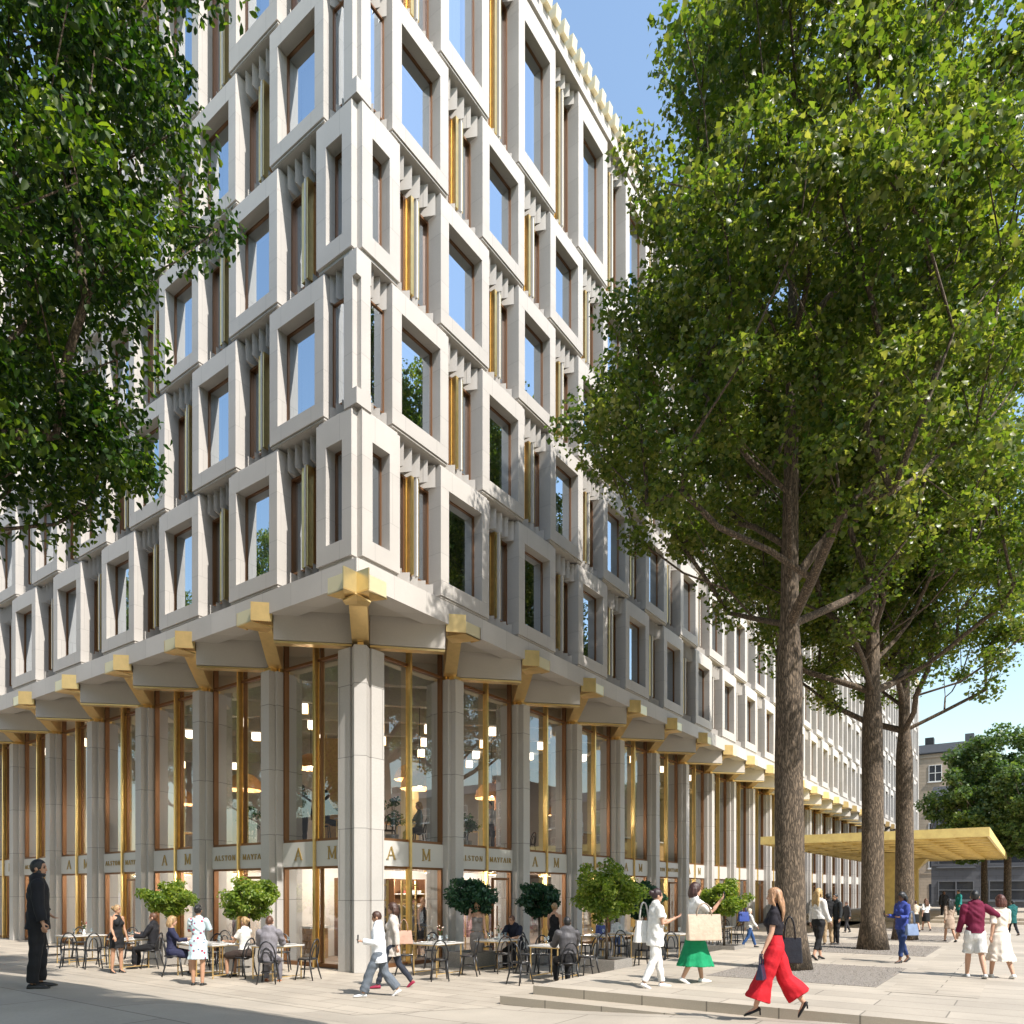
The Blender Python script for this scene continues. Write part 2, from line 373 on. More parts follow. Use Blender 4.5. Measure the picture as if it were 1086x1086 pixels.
U['box'] = (surround(1.92, FH, -OW/2, OW/2, .46, 2.74), wframe(-OW/2, OW/2, .46, 2.74), pane(-OW/2, OW/2, .46, 2.74))
HT = ZTOP-ROWS[4]
U['tall'] = (surround(1.92, HT, -OW/2, OW/2, .62, HT-.75), wframe(-OW/2, OW/2, .62, HT-.75), pane(-OW/2, OW/2, .62, HT-.75))
def bay(wd, hg, tall=False):
    """recessed bay: stone blades above and below, glass, a gold fin and a pale fin"""
    st = MB(); x0, x1 = -wd/2, wd/2; n = 5; zt = hg-.62 if not tall else hg-.5; zb = .42
    st.box(x0, x1, .56, .66, hg-.30, hg)                        # head
    st.box(x0-.02, x1+.02, .50, .66, 0, zb-.02); st.box(x0-.02, x1+.02, .54, .66, zt+.02, hg-.3)
    for i in range(n):
        xa = x0+wd*i/n; xb = xa+wd/n*.80
        st.prism([(xa+.02,.52),(xb,.52),(xb,.13)], zt+.04, hg-.04); st.prism([(xa+.02,.52),(xb,.52),(xb,.20)], .0, zb-.04)
    st.box(.045, .095, .20, .50, zb-.04, zt+.06, 1)
    fr = MB(); t = .045
    fr.box(x0, x1, .40, .50, zt-.02, zt+.035); fr.box(x0, x1, .36, .50, zb-.035, zb+.02)
    for xx in (x0, x1-t): fr.box(xx, xx+t, .40, .50, zb+.02, zt-.02)
    fr.box(-.20, -.16, .40, .50, zb+.02, zt-.02); fr.box(.155, .19, .42, .50, zb+.02, zt-.02)
    go = MB(); go.box(-.10, .0, .25, .475, zb-.02, zt+.03); go.box(-.12, -.09, .40, .475, zb, zt); go.box(.10, .15, .22, .475, zb-.02, zt+.03)
    return st, fr, go, pane(x0, x1, zb, zt, .475)
U['bay'] = bay(1.36, FH); U['bay5'] = bay(1.36, HT, True)
RX = {'A': (3.58, 1.915), 'B': (1.94, None)}
def meshes(key):
    t = U[key]
    if len(t) == 3: return [t[0].mesh('window_surround', 'facade_stone'), t[1].mesh('window_frame', 'bronze'), t[2].mesh('pane', 'upper_glass')]
    return [t[0].mesh('louvre_bay', ['facade_stone', 'white_fin']), t[1].mesh('bay_frame', 'bronze'), t[2].mesh('gold_fin', 'gold'), t[3].mesh('bay_pane', 'upper_glass')]
ME = {k: meshes(k) for k in U}
CUR = []
for k, (a, b) in enumerate(((-.66, .05), (-.66, -.12), (-.66, .66), (-.1, .66))):
    CUR.append((curtain(a, b, .45, 2.85).mesh('curtain', 'curtain'), curtain(a, b, .6, HT-.5).mesh('curtain', 'curtain')))
spec = []
for side, L_ in (('R', LR), ('L', LL)):
    for r in range(5):
        A = r % 2 == 0; k = 0
        c0 = 3.66 if A else 2.02
        while c0+M*k+1.05 < L_+OV:
            spec.append(('tall' if r == 4 else 'box', side, c0+M*k, ROWS[r], r)); k += 1
        b0 = 2.02 if A else 3.66; k = 0
        while b0+M*k+.6 < L_+OV:
            spec.append(('bay5' if r == 4 else 'bay', side, b0+M*k, ROWS[r], r)); k += 1
def shown(sp):
    loc, rot = place(sp[1], sp[2], sp[3]); p = W(loc[0], loc[1], loc[2]+1.5); ok = 1 if p.y > 1 else 0
    px = PX+F*p.x/p.y; py = HY-F*(p.z-HC)/p.y
    size = F/p.y*(abs(DR.x - DR.y*0) if 0 else 1)
    vis = -40 < px < 1126 and py > -120
    return (0 if vis else 1, p.length)
for fam in (('box', 'tall'), ('bay', 'bay5')):
    lst = sorted([s for s in spec if s[0] in fam], key=shown)
    rest = MB(); rmats = ['facade_stone', 'bronze', 'upper_glass', 'gold', 'white_fin', 'curtain']
    for i, (kind, side, s, z, r) in enumerate(lst):
        loc, rot = place(side, s, z)
        if i < 100:
            mm = ME[kind]; name = 'window_surround' if fam[0] == 'box' else 'louvre_bay'
            p_ = link(name, mm[0], bld, loc, rot)
            if fam[0] == 'box':
                link('window_frame', mm[1], p_); link('pane', mm[2], p_)
                if rnd.random() < .9: link('curtain', rnd.choice(CUR)[1 if kind == 'tall' else 0], p_)
            else:
                link('bay_frame', mm[1], p_); link('gold_fin', mm[2], p_); link('pane', mm[3], p_)
        else:
            mx = Matrix.Translation(loc) @ Matrix.Rotation(rot[2], 4, 'Z'); t = U[kind]
            if fam[0] == 'box':
                rest.merge(t[0], mx, 0); rest.merge(t[1], mx, 1); rest.merge(t[2], mx, 2)
            else:
                q = MB(); q.merge(t[0]); q.m = [4 if k else 0 for k in q.m]; rest.merge(q, mx); rest.merge(t[1], mx, 1); rest.merge(t[2], mx, 3); rest.merge(t[3], mx, 2)
    o = part(rest, 'window_surround' if fam[0] == 'box' else 'louvre_bay', rmats); o['kind'] = 'stuff'
# --- corner pieces
def corner_box(z, hg, tall=False):
    """an L wrapping the corner, a narrow window on each side, the arris notched"""
    n = .16; w1 = 1.3; d = .62; oz0, oz1 = .50, (2.66 if not tall else hg-.75); a0, a1 = .46, .98
    b = MB()
    def seg(x0, x1, z0, z1):
        b.box(x0, x1, 0, d, z0, z1); b.box(0, d, x0, x1, z0, z1)
    for z0, z1 in ((.10, oz0), (oz1, hg-.08)):
        b.prism([(n,0),(w1,0),(w1,d),(d,d),(d,w1),(0,w1),(0,n),(n,n)], z0, z1)
    b.prism([(n,0),(a0,0),(a0,d),(d,d),(d,a0),(0,a0),(0,n),(n,n)], oz0, oz1)
    b.prism([(a1,0),(w1,0),(w1,d),(a1,d)], oz0, oz1); b.prism([(0,a1),(d,a1),(d,w1),(0,w1)], oz0, oz1)
    b.prism([(n+.03,.05),(w1-.03,.05),(w1-.03,d),(d,d),(d,w1-.03),(.05,w1-.03),(.05,n+.03),(n+.03,n+.03)], .02, .10)
    b.prism([(n+.03,.05),(w1-.03,.05),(w1-.03,d),(d,d),(d,w1-.03),(.05,w1-.03),(.05,n+.03),(n+.03,n+.03)], hg-.08, hg)
    p_ = part(b, 'window_surround', 'facade_stone', None, (-OV,-OV,z))
    f1 = wframe(a0, a1, oz0, oz1); pn = pane(a0, a1, oz0, oz1)
    fm = f1.mesh('window_frame', 'bronze'); pm = pn.mesh('pane', 'upper_glass')
    link('window_frame', fm, p_); link('pane', pm, p_)
    T = Matrix(((0,1,0,0),(1,0,0,0),(0,0,1,0),(0,0,0,1)))
    q = MB().merge(f1, T); q.f = [f[::-1] for f in q.f]; part(q, 'window_frame', 'bronze', p_)
    q = MB().merge(pn, T); q.f = [f[::-1] for f in q.f]; part(q, 'pane', 'upper_glass', p_)
def corner_pier(z, hg):
    n = .13; b = MB(); d = .66
    b.prism([(.02,.02),(.44,.02),(.44,d),(d,d),(d,.42),(.02,.42)], hg-.55, hg)
    b.prism([(.02+n,.02),(.42,.02),(.42,d),(d,d),(d,.42),(.02,.42),(.02,.02+n),(.02+n,.02+n)], .35, hg-.55)
    b.prism([(.02,.02),(.44,.02),(.44,d),(d,d),(d,.42),(.02,.42)], 0, .35)
    for k in range(3):
        xa = .46+.20*k
        for q in ((0, .38), (hg-.6, hg)):
            b.prism([(xa,.52),(xa+.18,.52),(xa+.18,.16)], *q); b.prism([(.52,xa),(.52,xa+.18),(.16,xa+.18)], *q)
    p_ = part(b, 'corner_pier', 'facade_stone', None, (-OV,-OV,z))
    f1 = wframe(.44, 1.06, .38, hg-.6); pn = pane(.44, 1.06, .38, hg-.6); T = Matrix(((0,1,0,0),(1,0,0,0),(0,0,1,0),(0,0,0,1)))
    part(f1, 'window_frame', 'bronze', p_); part(pn, 'pane', 'upper_glass', p_)
    q = MB().merge(f1, T); q.f = [f[::-1] for f in q.f]; part(q, 'window_frame', 'bronze', p_)
    q = MB().merge(pn, T); q.f = [f[::-1] for f in q.f]; part(q, 'pane', 'upper_glass', p_)
corner_box(ROWS[0], FH); corner_pier(ROWS[1], FH); corner_box(ROWS[2], FH); corner_pier(ROWS[3], FH); corner_box(ROWS[4], HT, True)
# --- gold blocks on the parapet
orn = MB(); orn.slab([(-.13,-.16,.02),(.13,-.16,.02),(.13,-.20,.40),(-.13,-.20,.40)], (0,.26,0)); orn.slab([(.13,.10,-.02),(-.13,.10,-.02),(-.13,.08,.36),(.13,.08,.36)], (0,.16,.03), 1)
om = orn.mesh('roof_block', ['pale_gold', 'gold'])
lst = [('R', .3+.47*i) for i in range(int((LR+OV)/.47))]+[('L', .6+.47*i) for i in range(int((LL+OV)/.47))]
lst.sort(key=lambda t: abs((t[1] if t[0] == 'R' else t[1]+6)-8))
rest = MB()
for i, (side, s) in enumerate(lst):
    loc, rot = place(side, s, ZTOP+.62, .02)
    if i < 100: link('roof_block', om, bld, loc, rot)
    else: rest.merge(orn, Matrix.Translation(loc) @ Matrix.Rotation(rot[2], 4, 'Z'))
o = part(rest, 'roof_block', ['pale_gold', 'gold']); o['kind'] = 'stuff'
# --- ground floor columns
def col_mesh():
    b = MB(); h = 7.78
    b.box(-.175, .175, -.38, .30, 0, h); b.box(-.28, -.179, -.20, .45, 0, h); b.box(.179, .28, -.20, .45, 0, h)
    b.box(-.165, .165, .30, .70, 0, h)
    b.box(-.16, .16, -.30, .3, h, h+.12, 1)
    for x in (-.26, .20): b.box(x, x+.06, -.1, .1, h, h+.1, 1)
    return b
cm = col_mesh().mesh('column', ['column_stone', 'gold'])
for k in range(1, NR+1): link('column', cm, bld, (k*M, 0, .004), (0,0,0))
for k in range(1, NL+1): link('column', cm, bld, (0, k*M, .004), (0,0,-math.pi/2))
b = MB(); h = 7.78
b.prism([(-.24,-.44),(-.44,-.24),(-.30,.0),(.0,.2),(.2,.0),(.0,-.30)], 0, h)
b.box(.005, .42, -.36, .25, 0, h); b.box(-.36, .25, .005, .42, 0, h)
b.prism([(-.2,-.3),(-.3,-.2),(.1,.2),(.2,.1)], h, h+.10, 1)
part(b, 'column', ['column_stone', 'gold'], None, (0,0,.004))
# --- diagonal beams and gold brackets
E2 = Vector((-1,-1,0))/math.sqrt(2); E1 = Vector((1,-1,0))/math.sqrt(2)
ZB = 7.88
def bracket_mesh(mirror):
    """arm from a column head out to the slab edge with a squared end block, its flag cut along the front"""
    b = MB(); L0 = OV*math.sqrt(2); w_ = .17
    side = E1 if not mirror else -E1
    dirv = E2
    prof = [(0.05, ZB-.0), (.5, ZB+.02), (L0-.55, ZB+.40), (L0-.30, ZB+.52), (L0+.05, ZB+.50), (L0+.05, ZF0+.30), (L0-.45, ZF0+.30), (L0-.45, ZF0+.1), (.05, ZF0+.1)]
    b.slab([dirv*s+side*(-w_)+Vector((0,0,z)) for s, z in prof], side*(2*w_))
    # end block and flag
    out = Vector((0,-1,0)) if not mirror else Vector((-1,0,0)); al = Vector((1,0,0)) if not mirror else Vector((0,1,0))
    c = dirv*L0; z0, z1 = ZB+.44, ZF0+.26
    b.slab([c+dirv*.20-side*.27+Vector((0,0,z0)), c+dirv*.20+side*.22+Vector((0,0,z0)), c+dirv*.20+side*.22+Vector((0,0,z1)), c+dirv*.20-side*.27+Vector((0,0,z1))], dirv*-.035)
    b.slab([c-side*.25+dirv*.16+Vector((0,0,z0)), c-side*.25+dirv*.16+Vector((0,0,z1)), c-side*.25-dirv*.2+Vector((0,0,z1)), c-side*.25-dirv*.2+Vector((0,0,z0))], side*.03)
    f0 = c+out*.20+al*.10
    b.slab([f0+Vector((0,0,z0+.02)), f0+al*.62+Vector((0,0,z0+.02)), f0+al*.62+Vector((0,0,z1-.10)), f0+Vector((0,0,z1-.10))], out*-.04, 1)
    b.slab([f0+al*.62+Vector((0,0,z0+.02)), f0+al*.62-out*.3+Vector((0,0,z0+.02)), f0+al*.62-out*.3+Vector((0,0,z1-.10)), f0+al*.62+Vector((0,0,z1-.10))], al*-.03)
    b.slab([f0+Vector((0,0,z0+.02)), f0+al*.62+Vector((0,0,z0+.02)), f0+al*.1-out*.5+Vector((0,0,z0-.10)), f0-al*.3-out*.35+Vector((0,0,z0-.10))], (0,0,.03))
    return b
brR = bracket_mesh(False).mesh('bracket', ['gold_paint', 'pale_gold']); brL = bracket_mesh(True).mesh('bracket', ['gold_paint', 'pale_gold'])
for k in range(1, NR+1): link('bracket', brR, bld, (k*M, 0, 0))
for k in range(1, NL+1): link('bracket', brL, bld, (0, k*M, 0))
b = MB(); L0 = OV*math.sqrt(2); w_ = .20
b.slab([E2*s-E1*w_+Vector((0,0,z)) for s, z in [(0.05,ZB),(.5,ZB+.02),(L0-.7,ZB+.38),(L0-.05,ZB+.42),(L0-.05,ZF0+.1),(.05,ZF0+.1)]], E1*(2*w_))
z0, z1 = ZB+.40, ZF0+.22; c = Vector((-OV,-OV,0))
for al, out in ((Vector((1,0,0)), Vector((0,-1,0))), (Vector((0,1,0)), Vector((-1,0,0)))):
    q0 = c-Vector((-.02,-.02,0))+out*.05*0; 
    # plates standing out from the corner, forming a V open to the street
    b.slab([c+al*.0+out*.36+Vector((0,0,z0)), c+al*.0-out*.05+Vector((0,0,z0)), c+al*.0-out*.05+Vector((0,0,z1)), c+al*.0+out*.36+Vector((0,0,z1))], al*.03, 2)
    f0 = c+al*.06+out*.22
    b.slab([f0+Vector((0,0,z0+.02)), f0+al*.60+Vector((0,0,z0+.02)), f0+al*.60+Vector((0,0,z1-.06)), f0+Vector((0,0,z1-.06))], out*-.04, 1)
    b.slab([f0+Vector((0,0,z0+.02)), f0+al*.62+Vector((0,0,z0+.02)), f0-out*.62+al*.0+Vector((0,0,z0-.16)), f0-out*.5-al*.2+Vector((0,0,z0-.16))], (0,0,.03))
b.slab([c+E1*.26+E2*.26+Vector((0,0,z0)), c+E2*.02+Vector((0,0,z0)), c-E1*.26+E2*.26+Vector((0,0,z0)), c-E1*.26-E2*.3+Vector((0,0,z0-.06)), c+E1*.26-E2*.3+Vector((0,0,z0-.06))], (0,0,-.03))
part(b, 'bracket', ['gold_paint', 'pale_gold', 'gold_bright'])
def beam(p0, p1, wd=.30, z0=ZB, z1=8.62, inner=False):
    b = MB(); b.bar((*p0, (z0+z1)/2+.02), (*p1, (z0+z1)/2+.02), wd, z1-z0-.04)
    if not inner: b.bar((*p0, z0+.0), (*p1, z0+.0), wd*.8, .05, 1)
    return b
for k in range(0, NR): part(beam((k*M+.15, -.15), ((k+.5)*M-.18, -M/2+.18+.05)), 'ceiling_beam', ['soffit_stone', 'gold_paint'])
for k in range(0, NL): part(beam((-.15, k*M+.15), (-M/2+.23, (k+.5)*M-.18)), 'ceiling_beam', ['soffit_stone', 'gold_paint'])
# inner ceiling beams (parallel to the outer ones, over the rooms), two crossing ones
m = MB()
for k in range(-3, NR):
    p0 = Vector((max(.5, k*M+.5), 0)); p0.y = 8.9-0 if 0 else 0
    # line x+y = const
    cst = (k+3.5)*M/1.0
    a = Vector((min(cst-.5, LR-1), .5)); a.y = cst-a.x; e = Vector((.5, cst-.5))
    if a.y > 8.9: continue
    if e.x < 9 and e.y > 9 and e.y < LL: e = e
    if e.y > LL-1: e = Vector((cst-8.9, 8.9))
    if cst > 18:
        e = Vector((cst-8.9, 8.9))
    m.bar((a.x, a.y, 8.28), (e.x, e.y, 8.28), .26, .68)
for k in range(0, NL-3):
    cst = 18+M*(k+1)
    m.bar((.5, min(cst-.5, LL-1), 8.28), (8.9, cst-8.9, 8.28), .26, .68)
for k in range(0, 14):
    m.bar((k*M+.4, .4, 8.29), (k*M+8.9, 8.9, 8.29), .24, .66)
part(m, 'inner_beams', 'soffit_stone')
mat('white_paint_wall', (0.74, 0.69, 0.64), 0.8)
# --- rooms behind the glass
m = MB(); m.box(9.0, LR, 9.0, 9.3, 0, 8.62); m.box(9.0, 9.3, 9.3, LL, 0, 8.62)
for u in (19.7, 36.1, 55): m.box(u, u+.25, 1.8, 9, 0, 8.62)
for v in (19.7, 32.8): m.box(1.8, 9, v, v+.25, 0, 8.62)
part(m, 'inner_wall', 'inner_wall')
m = MB(); m.prism([(.25,.25),(LR,.25),(LR,9),(9,9),(9,LL),(.25,LL)], 2.62, 3.18); part(m, 'mezzanine_floor', 'inner_floor')
m = MB(); m.prism([(.25,.25),(LR,.25),(LR,9),(9,9),(9,LL),(.25,LL)], 0.0, 0.03); part(m, 'shop_floor', 'inner_floor')
m = MB(); m.box(.8, 12.5, 3.6, 3.7, .03, 2.62); m.box(3.6, 3.7, 4.2, 16, .03, 2.62); part(m, 'shop_partition', 'white_paint_wall')
# --- shopfront bays
GLY = 0.06; ZS0, ZS1, ZTR = 2.58, 3.22, 7.86
def shop_frame():
    b = MB(); x0, x1 = .29, M-.29
    for z0, z1 in ((0, .10), (ZS0-.06, ZS0), (ZS1, ZS1+.07), (ZTR-.04, ZTR+.03)): b.box(x0, x1, GLY-.06, GLY+.07, z0, z1)
    for x in (x0, x1-.06): b.box(x, x+.06, GLY-.07, GLY+.07, .10, ZS0-.06); b.box(x, x+.06, GLY-.07, GLY+.07, ZS1+.07, 8.60)
    b.box(M/2+.10, M/2+.14, GLY-.04, GLY+.07, .10, ZS0-.06)
    b.box(M/2+.10, M/2+.14, GLY-.04, GLY+.07, ZS1+.07, 8.5)
    return b
def door_frame():
    b = MB(); x0 = M/2+.30; x1 = M-.50
    b.box(x0, x0+.07, GLY-.12, GLY-.06, .1, 2.35); b.box(x1-.07, x1, GLY-.12, GLY-.06, .1, 2.35); b.box(x0, x1, GLY-.12, GLY-.06, 2.28, 2.35)
    b.box(x0, x1, GLY-.12, GLY-.06, .02, .12); b.box(x0+.12, x0+.15, GLY-.2, GLY-.17, .9, 1.5); return b
def mull():
    b = MB(); b.box(M/2-.035, M/2+.035, GLY-.17, GLY-.13, .0, 8.60); b.box(M/2-.02, M/2+.02, GLY-.13, GLY-.03, 0, 8.60); b.box(M/2-.04, M/2+.04, GLY-.03, GLY-.005, 0, 8.60); return b
sfm = shop_frame().mesh('shopfront', 'bronze'); mum = mull().mesh('mullion', 'gold'); dfm = door_frame().mesh('door', 'bronze')
pm = MB()
for z0, z1 in ((.1, ZS0-.06), (ZS1+.07, 8.6)): pm.add([(.29,GLY,z0),(M-.29,GLY,z0),(M-.29,GLY,z1),(.29,GLY,z1)], [(0,1,2,3)])
pnm = pm.mesh('pane', 'shop_glass')
sbm = MB().box(.29, M-.29, GLY-.10, GLY+.12, ZS0, ZS1).mesh('sign_band', 'white_sign')
# letters: strokes on a unit box (x 0..w, z 0..1), thick and thin
GL = {'A': (.86, [((.03,0),(.43,1),.07),((.83,0),(.43,1),.15),((.2,.34),(.66,.34),.06)], [(.03,0),(.83,0)]),
      'M': (1.06, [((.14,0),(.14,1),.07),((.92,0),(.92,1),.15),((.14,1),(.53,.1),.13),((.92,1),(.53,.1),.07)], [(.14,0),(.92,0),(.14,1),(.92,1)]),
      'L': (.66, [((.15,0),(.15,1),.14),((.1,.03),(.62,.03),.06),((.62,0),(.62,.24),.06)], [(.15,0),(.15,1)]),
      'T': (.78, [((.39,0),(.39,1),.14),((.05,.97),(.73,.97),.06),((.05,1),(.05,.76),.05),((.73,1),(.73,.76),.05)], [(.39,0)]),
      'N': (.92, [((.14,0),(.14,1),.07),((.80,0),(.80,1),.07),((.14,1),(.80,0),.15)], [(.14,0),(.14,1),(.80,1)]),
      'Y': (.84, [((.42,0),(.42,.45),.14),((.08,1),(.42,.45),.14),((.78,1),(.42,.45),.07)], [(.42,0),(.08,1),(.78,1)]),
      'F': (.66, [((.15,0),(.15,1),.14),((.1,.97),(.62,.97),.06),((.15,.52),(.5,.52),.06),((.62,1),(.62,.78),.05)], [(.15,0)]),
      'I': (.36, [((.18,0),(.18,1),.14)], [(.18,0),(.18,1)]),
      'R': (.80, [((.15,0),(.15,1),.14),((.4,.48),(.72,0),.14),((.1,.97),(.42,.97),.06),((.15,.48),(.42,.48),.06),((.42,.97),(.60,.86),.09),((.60,.88),(.60,.6),.13),((.60,.6),(.42,.48),.09)], [(.15,0),(.72,0)]),
      'S': (.66, [((.58,.84),(.42,.98),.07),((.42,.98),(.22,.96),.08),((.22,.96),(.10,.78),.10),((.10,.78),(.22,.60),.12),((.22,.60),(.46,.44),.14),((.46,.44),(.56,.24),.12),((.56,.24),(.44,.05),.09),((.44,.05),(.22,.02),.08),((.22,.02),(.07,.18),.07)], []),
      'O': (.92, [((.46+.38*math.cos(2*math.pi*i/14), .5+.5*math.sin(2*math.pi*i/14)), (.46+.38*math.cos(2*math.pi*(i+1)/14), .5+.5*math.sin(2*math.pi*(i+1)/14)), .06+.08*abs(math.cos(2*math.pi*(i+.5)/14))) for i in range(14)], [])}
def letter(b, ch, x, z, h, y):
    wd, st, se = GL[ch]
    for (ax, az), (bx, bz), t in st:
        d = Vector((bx-ax, bz-az)); n_ = Vector((-d.y, d.x)).normalized()*(t*h/2)
        A = Vector((x+ax*h, z+az*h)); B = Vector((x+bx*h, z+bz*h))
        b.slab([(A.x-n_.x,y,A.y-n_.y),(B.x-n_.x,y,B.y-n_.y),(B.x+n_.x,y,B.y+n_.y),(A.x+n_.x,y,A.y+n_.y)], (0,-.018,0))
    for sx, sz in se:
        zz = z+sz*h-(.05*h if sz == 1 else 0); b.box(x+(sx-.13)*h, x+(sx+.13)*h, y-.021, y, zz, zz+.05*h)
    return wd*h
def word(b, txt, xc, z, h, y, gap):
    wd = sum(GL[c][0]*h+gap for c in txt)-gap; x = xc-wd/2
    for c in txt: x += letter(b, c, x, z, h, y)+gap
lb = MB(); letter(lb, 'A', .98-.15, ZS0+.17, .32, GLY-.105); letter(lb, 'M', M-.98-.19, ZS0+.17, .32, GLY-.105); amm = lb.mesh('lettering', 'letter_gold')
lb = MB(); word(lb, 'ALSTON', .95, ZS0+.24, .15, GLY-.105, .055); alm1 = lb.mesh('lettering', 'letter_gold'); lb = MB(); word(lb, 'MAYFAIR', M-.93, ZS0+.24, .15, GLY-.105, .045); alm = lb.mesh('lettering', 'letter_gold')
for side, n in (('R', NR), ('L', NL)):
    for k in range(n):
        if side == 'R': loc, rot = (k*M, 0, .005), (0,0,0)
        else: loc, rot = (0, (k+1)*M, .005), (0,0,-math.pi/2)
        s_ = link('shopfront', sfm, bld, loc, rot)
        link('pane', pnm, s_); link('mullion', mum, s_)
        if k % 2 == 1: link('door', dfm, s_)
        q = link('sign_band', sbm, s_)
        if k < 7:
            link('lettering', amm if k % 2 == 0 else alm, q)
            if k % 2: link('lettering', alm1, q)
# ================================================================== TREES
def leaf_cloud(rs, centers, radii, per, size, mesh_name, mt, droop=0.4, shape='plane', flat=0.75):
    """many small leaves, each a folded polygon, gathered in tufts"""
    n = len(centers)*per
    C_ = np.repeat(np.array(centers), per, 0); Rr = np.repeat(np.array(radii), per)[:, None]
    d = rs.normal(size=(n, 3)); d /= np.linalg.norm(d, axis=1)[:, None]
    rad = rs.uniform(0.15, 1, n)[:, None]**0.6
    off = d*rad*Rr; off[:, 2] *= flat
    P = C_+off
    nrm = rs.normal(size=(n, 3))*0.75+d*0.55+np.array([0, 0, 0.55]); nrm /= np.linalg.norm(nrm, axis=1)[:, None]
    t = rs.normal(size=(n, 3)); t[:, 2] -= droop*1.6; t -= nrm*np.sum(t*nrm, 1)[:, None]; t /= np.linalg.norm(t, axis=1)[:, None]+1e-9
    b = np.cross(nrm, t); s = (size*rs.uniform(0.6, 1.25, n))[:, None]
    if shape == 'plane':      # five-lobed outline
        o2 = [(-.5,0),(-.12,.34),(-.16,.58),(.16,.36),(.56,.12),(.56,-.12),(.16,-.36),(-.16,-.58),(-.12,-.34)]
        fc = [(0,1,3,4,5,6,8),(1,2,3),(8,6,7)]
        fc = [(0,1,3,6,8),(3,4,5,6),(1,2,3),(8,6,7)]
    else:                     # pointed oval
        o2 = [(-.5,0),(-.18,.30),(.18,.26),(.58,0),(.18,-.26),(-.18,-.30)]
        fc = [(0,1,2,3),(0,3,4,5)]
    k = len(o2); V = np.empty((n, k, 3))
    for i, (a, c) in enumerate(o2):
        V[:, i] = P+t*(a*s)+b*(c*s)+nrm*(abs(c)*0.35-0.25*a*a)*s
    V = V.reshape(-1, 3); base = (np.arange(n)*k)[:, None]
    loops = []; starts = []; tot = []
    per_leaf = np.concatenate([np.array(f) for f in fc]); lens = [len(f) for f in fc]
    L = (base+per_leaf[None, :]).reshape(-1)
    nl = len(per_leaf); st = np.concatenate([[0], np.cumsum(lens)[:-1]])
    S = ((np.arange(n)*nl)[:, None]+st[None, :]).reshape(-1); T = np.tile(lens, n)
    me = bpy.data.meshes.new(mesh_name); me.vertices.add(len(V)); me.vertices.foreach_set('co', V.astype(np.float32).ravel())
    me.loops.add(len(L)); me.loops.foreach_set('vertex_index', L.astype(np.int32))
    me.polygons.add(len(S)); me.polygons.foreach_set('loop_start', S.astype(np.int32)); me.polygons.foreach_set('loop_total', T.astype(np.int32))
    at_ = me.attributes.new('tone', 'FLOAT', 'POINT')
    tone = np.clip(rs.beta(2.0, 2.4, n)+np.repeat(rs.normal(0, .10, len(centers)), per), 0, 1)
    at_.data.foreach_set('value', np.repeat(tone, k).astype(np.float32))
    me.materials.append(MAT[mt]); me.update(calc_edges=True); me.validate(); return me
def grow(rs, trunk_pts, fork, targets, r0, rise=0.75):
    """branches grown from the trunk to each tuft; returns tubes"""
    P = [np.array(p, float) for p in trunk_pts]; par = list(range(-1, len(P)-1)); cnt = [0]*len(P)
    ok = [p[2] >= fork for p in P]
    ax = np.array(trunk_pts[-1], float)
    tg = sorted(targets, key=lambda c: (c[0]**2+c[1]**2)**.5*1.0+0.25*abs(c[2]-fork))
    for c in tg:
        c = np.array(c, float); A = np.array(P); dv = c-A; dist = np.linalg.norm(dv, axis=1)+1e-6
        cost = dist*(1+3.6*np.maximum(0, rise-dv[:, 2]/dist)); cost[~np.array(ok)] = 1e9
        j = int(np.argmin(cost)); a = P[j]; dd = c-a; L_ = np.linalg.norm(dd); k = max(1, int(L_/0.9)); prev = j
        for i in range(1, k+1):
            f = i/k; q = a+dd*f; q[2] -= 0.10*L_*math.sin(math.pi*f)*(.4); q += rs.normal(size=3)*0.05*L_/k*(1 if i < k else 0)*1.5
            P.append(q); par.append(prev); cnt.append(0); ok.append(True); prev = len(P)-1
        q = prev
        while q >= 0: cnt[q] += 1; q = par[q]
    tot = max(cnt); rad = [max(0.012, r0*(max(c, .3)/tot)**0.5) for c in cnt]
    kids = {}
    for i, p in enumerate(par): kids.setdefault(p, []).append(i)
    chains = []; stack = [(len(trunk_pts)-1, None)] if 0 else []
    done = set(range(len(trunk_pts)))
    for i in range(len(P)):
        if i in done: continue
        ch = [par[i], i]; done.add(i); x = i
        while True:
            ks = [k for k in kids.get(x, []) if k not in done]
            if not ks: break
            x = max(ks, key=lambda k: cnt[k]); ch.append(x); done.add(x)
        rr = [rad[k] for k in ch]; rr[0] = min(rad[ch[0]], rr[1]*1.15); chains.append(([tuple(P[k]) for k in ch], rr))
    return chains
def crown_pts(rs, prof, n, c=(0,0), lump=0.14, shell=0.55, sect=None, hollow=0):
    """tuft centres filling a crown whose radius at each height is prof [(z, r)...]"""
    zs = [p[0] for p in prof]; out = []; ph = rs.uniform(0, 6.28, 6)
    while len(out) < n:
        z = rs.uniform(zs[0], zs[-1]); r = np.interp(z, zs, [p[1] for p in prof])
        if rs.uniform() > (r/max(p[1] for p in prof))**1.5+.06: continue
        a = rs.uniform(0, 2*math.pi)
        k = 1+lump*(math.sin(3*a+ph[0]+z*.9)+.7*math.sin(5*a+ph[1]-z*1.3)+.5*math.sin(2*a+ph[2]+z*2.1))*.6
        q = (rs.uniform()**shell)*r*k
        if sect and not sect(a, z): continue
        if hollow and z < hollow+(1-q/(r*k+.01))*4.2: continue
        out.append((c[0]+q*math.cos(a), c[1]+q*math.sin(a), z))
    return out
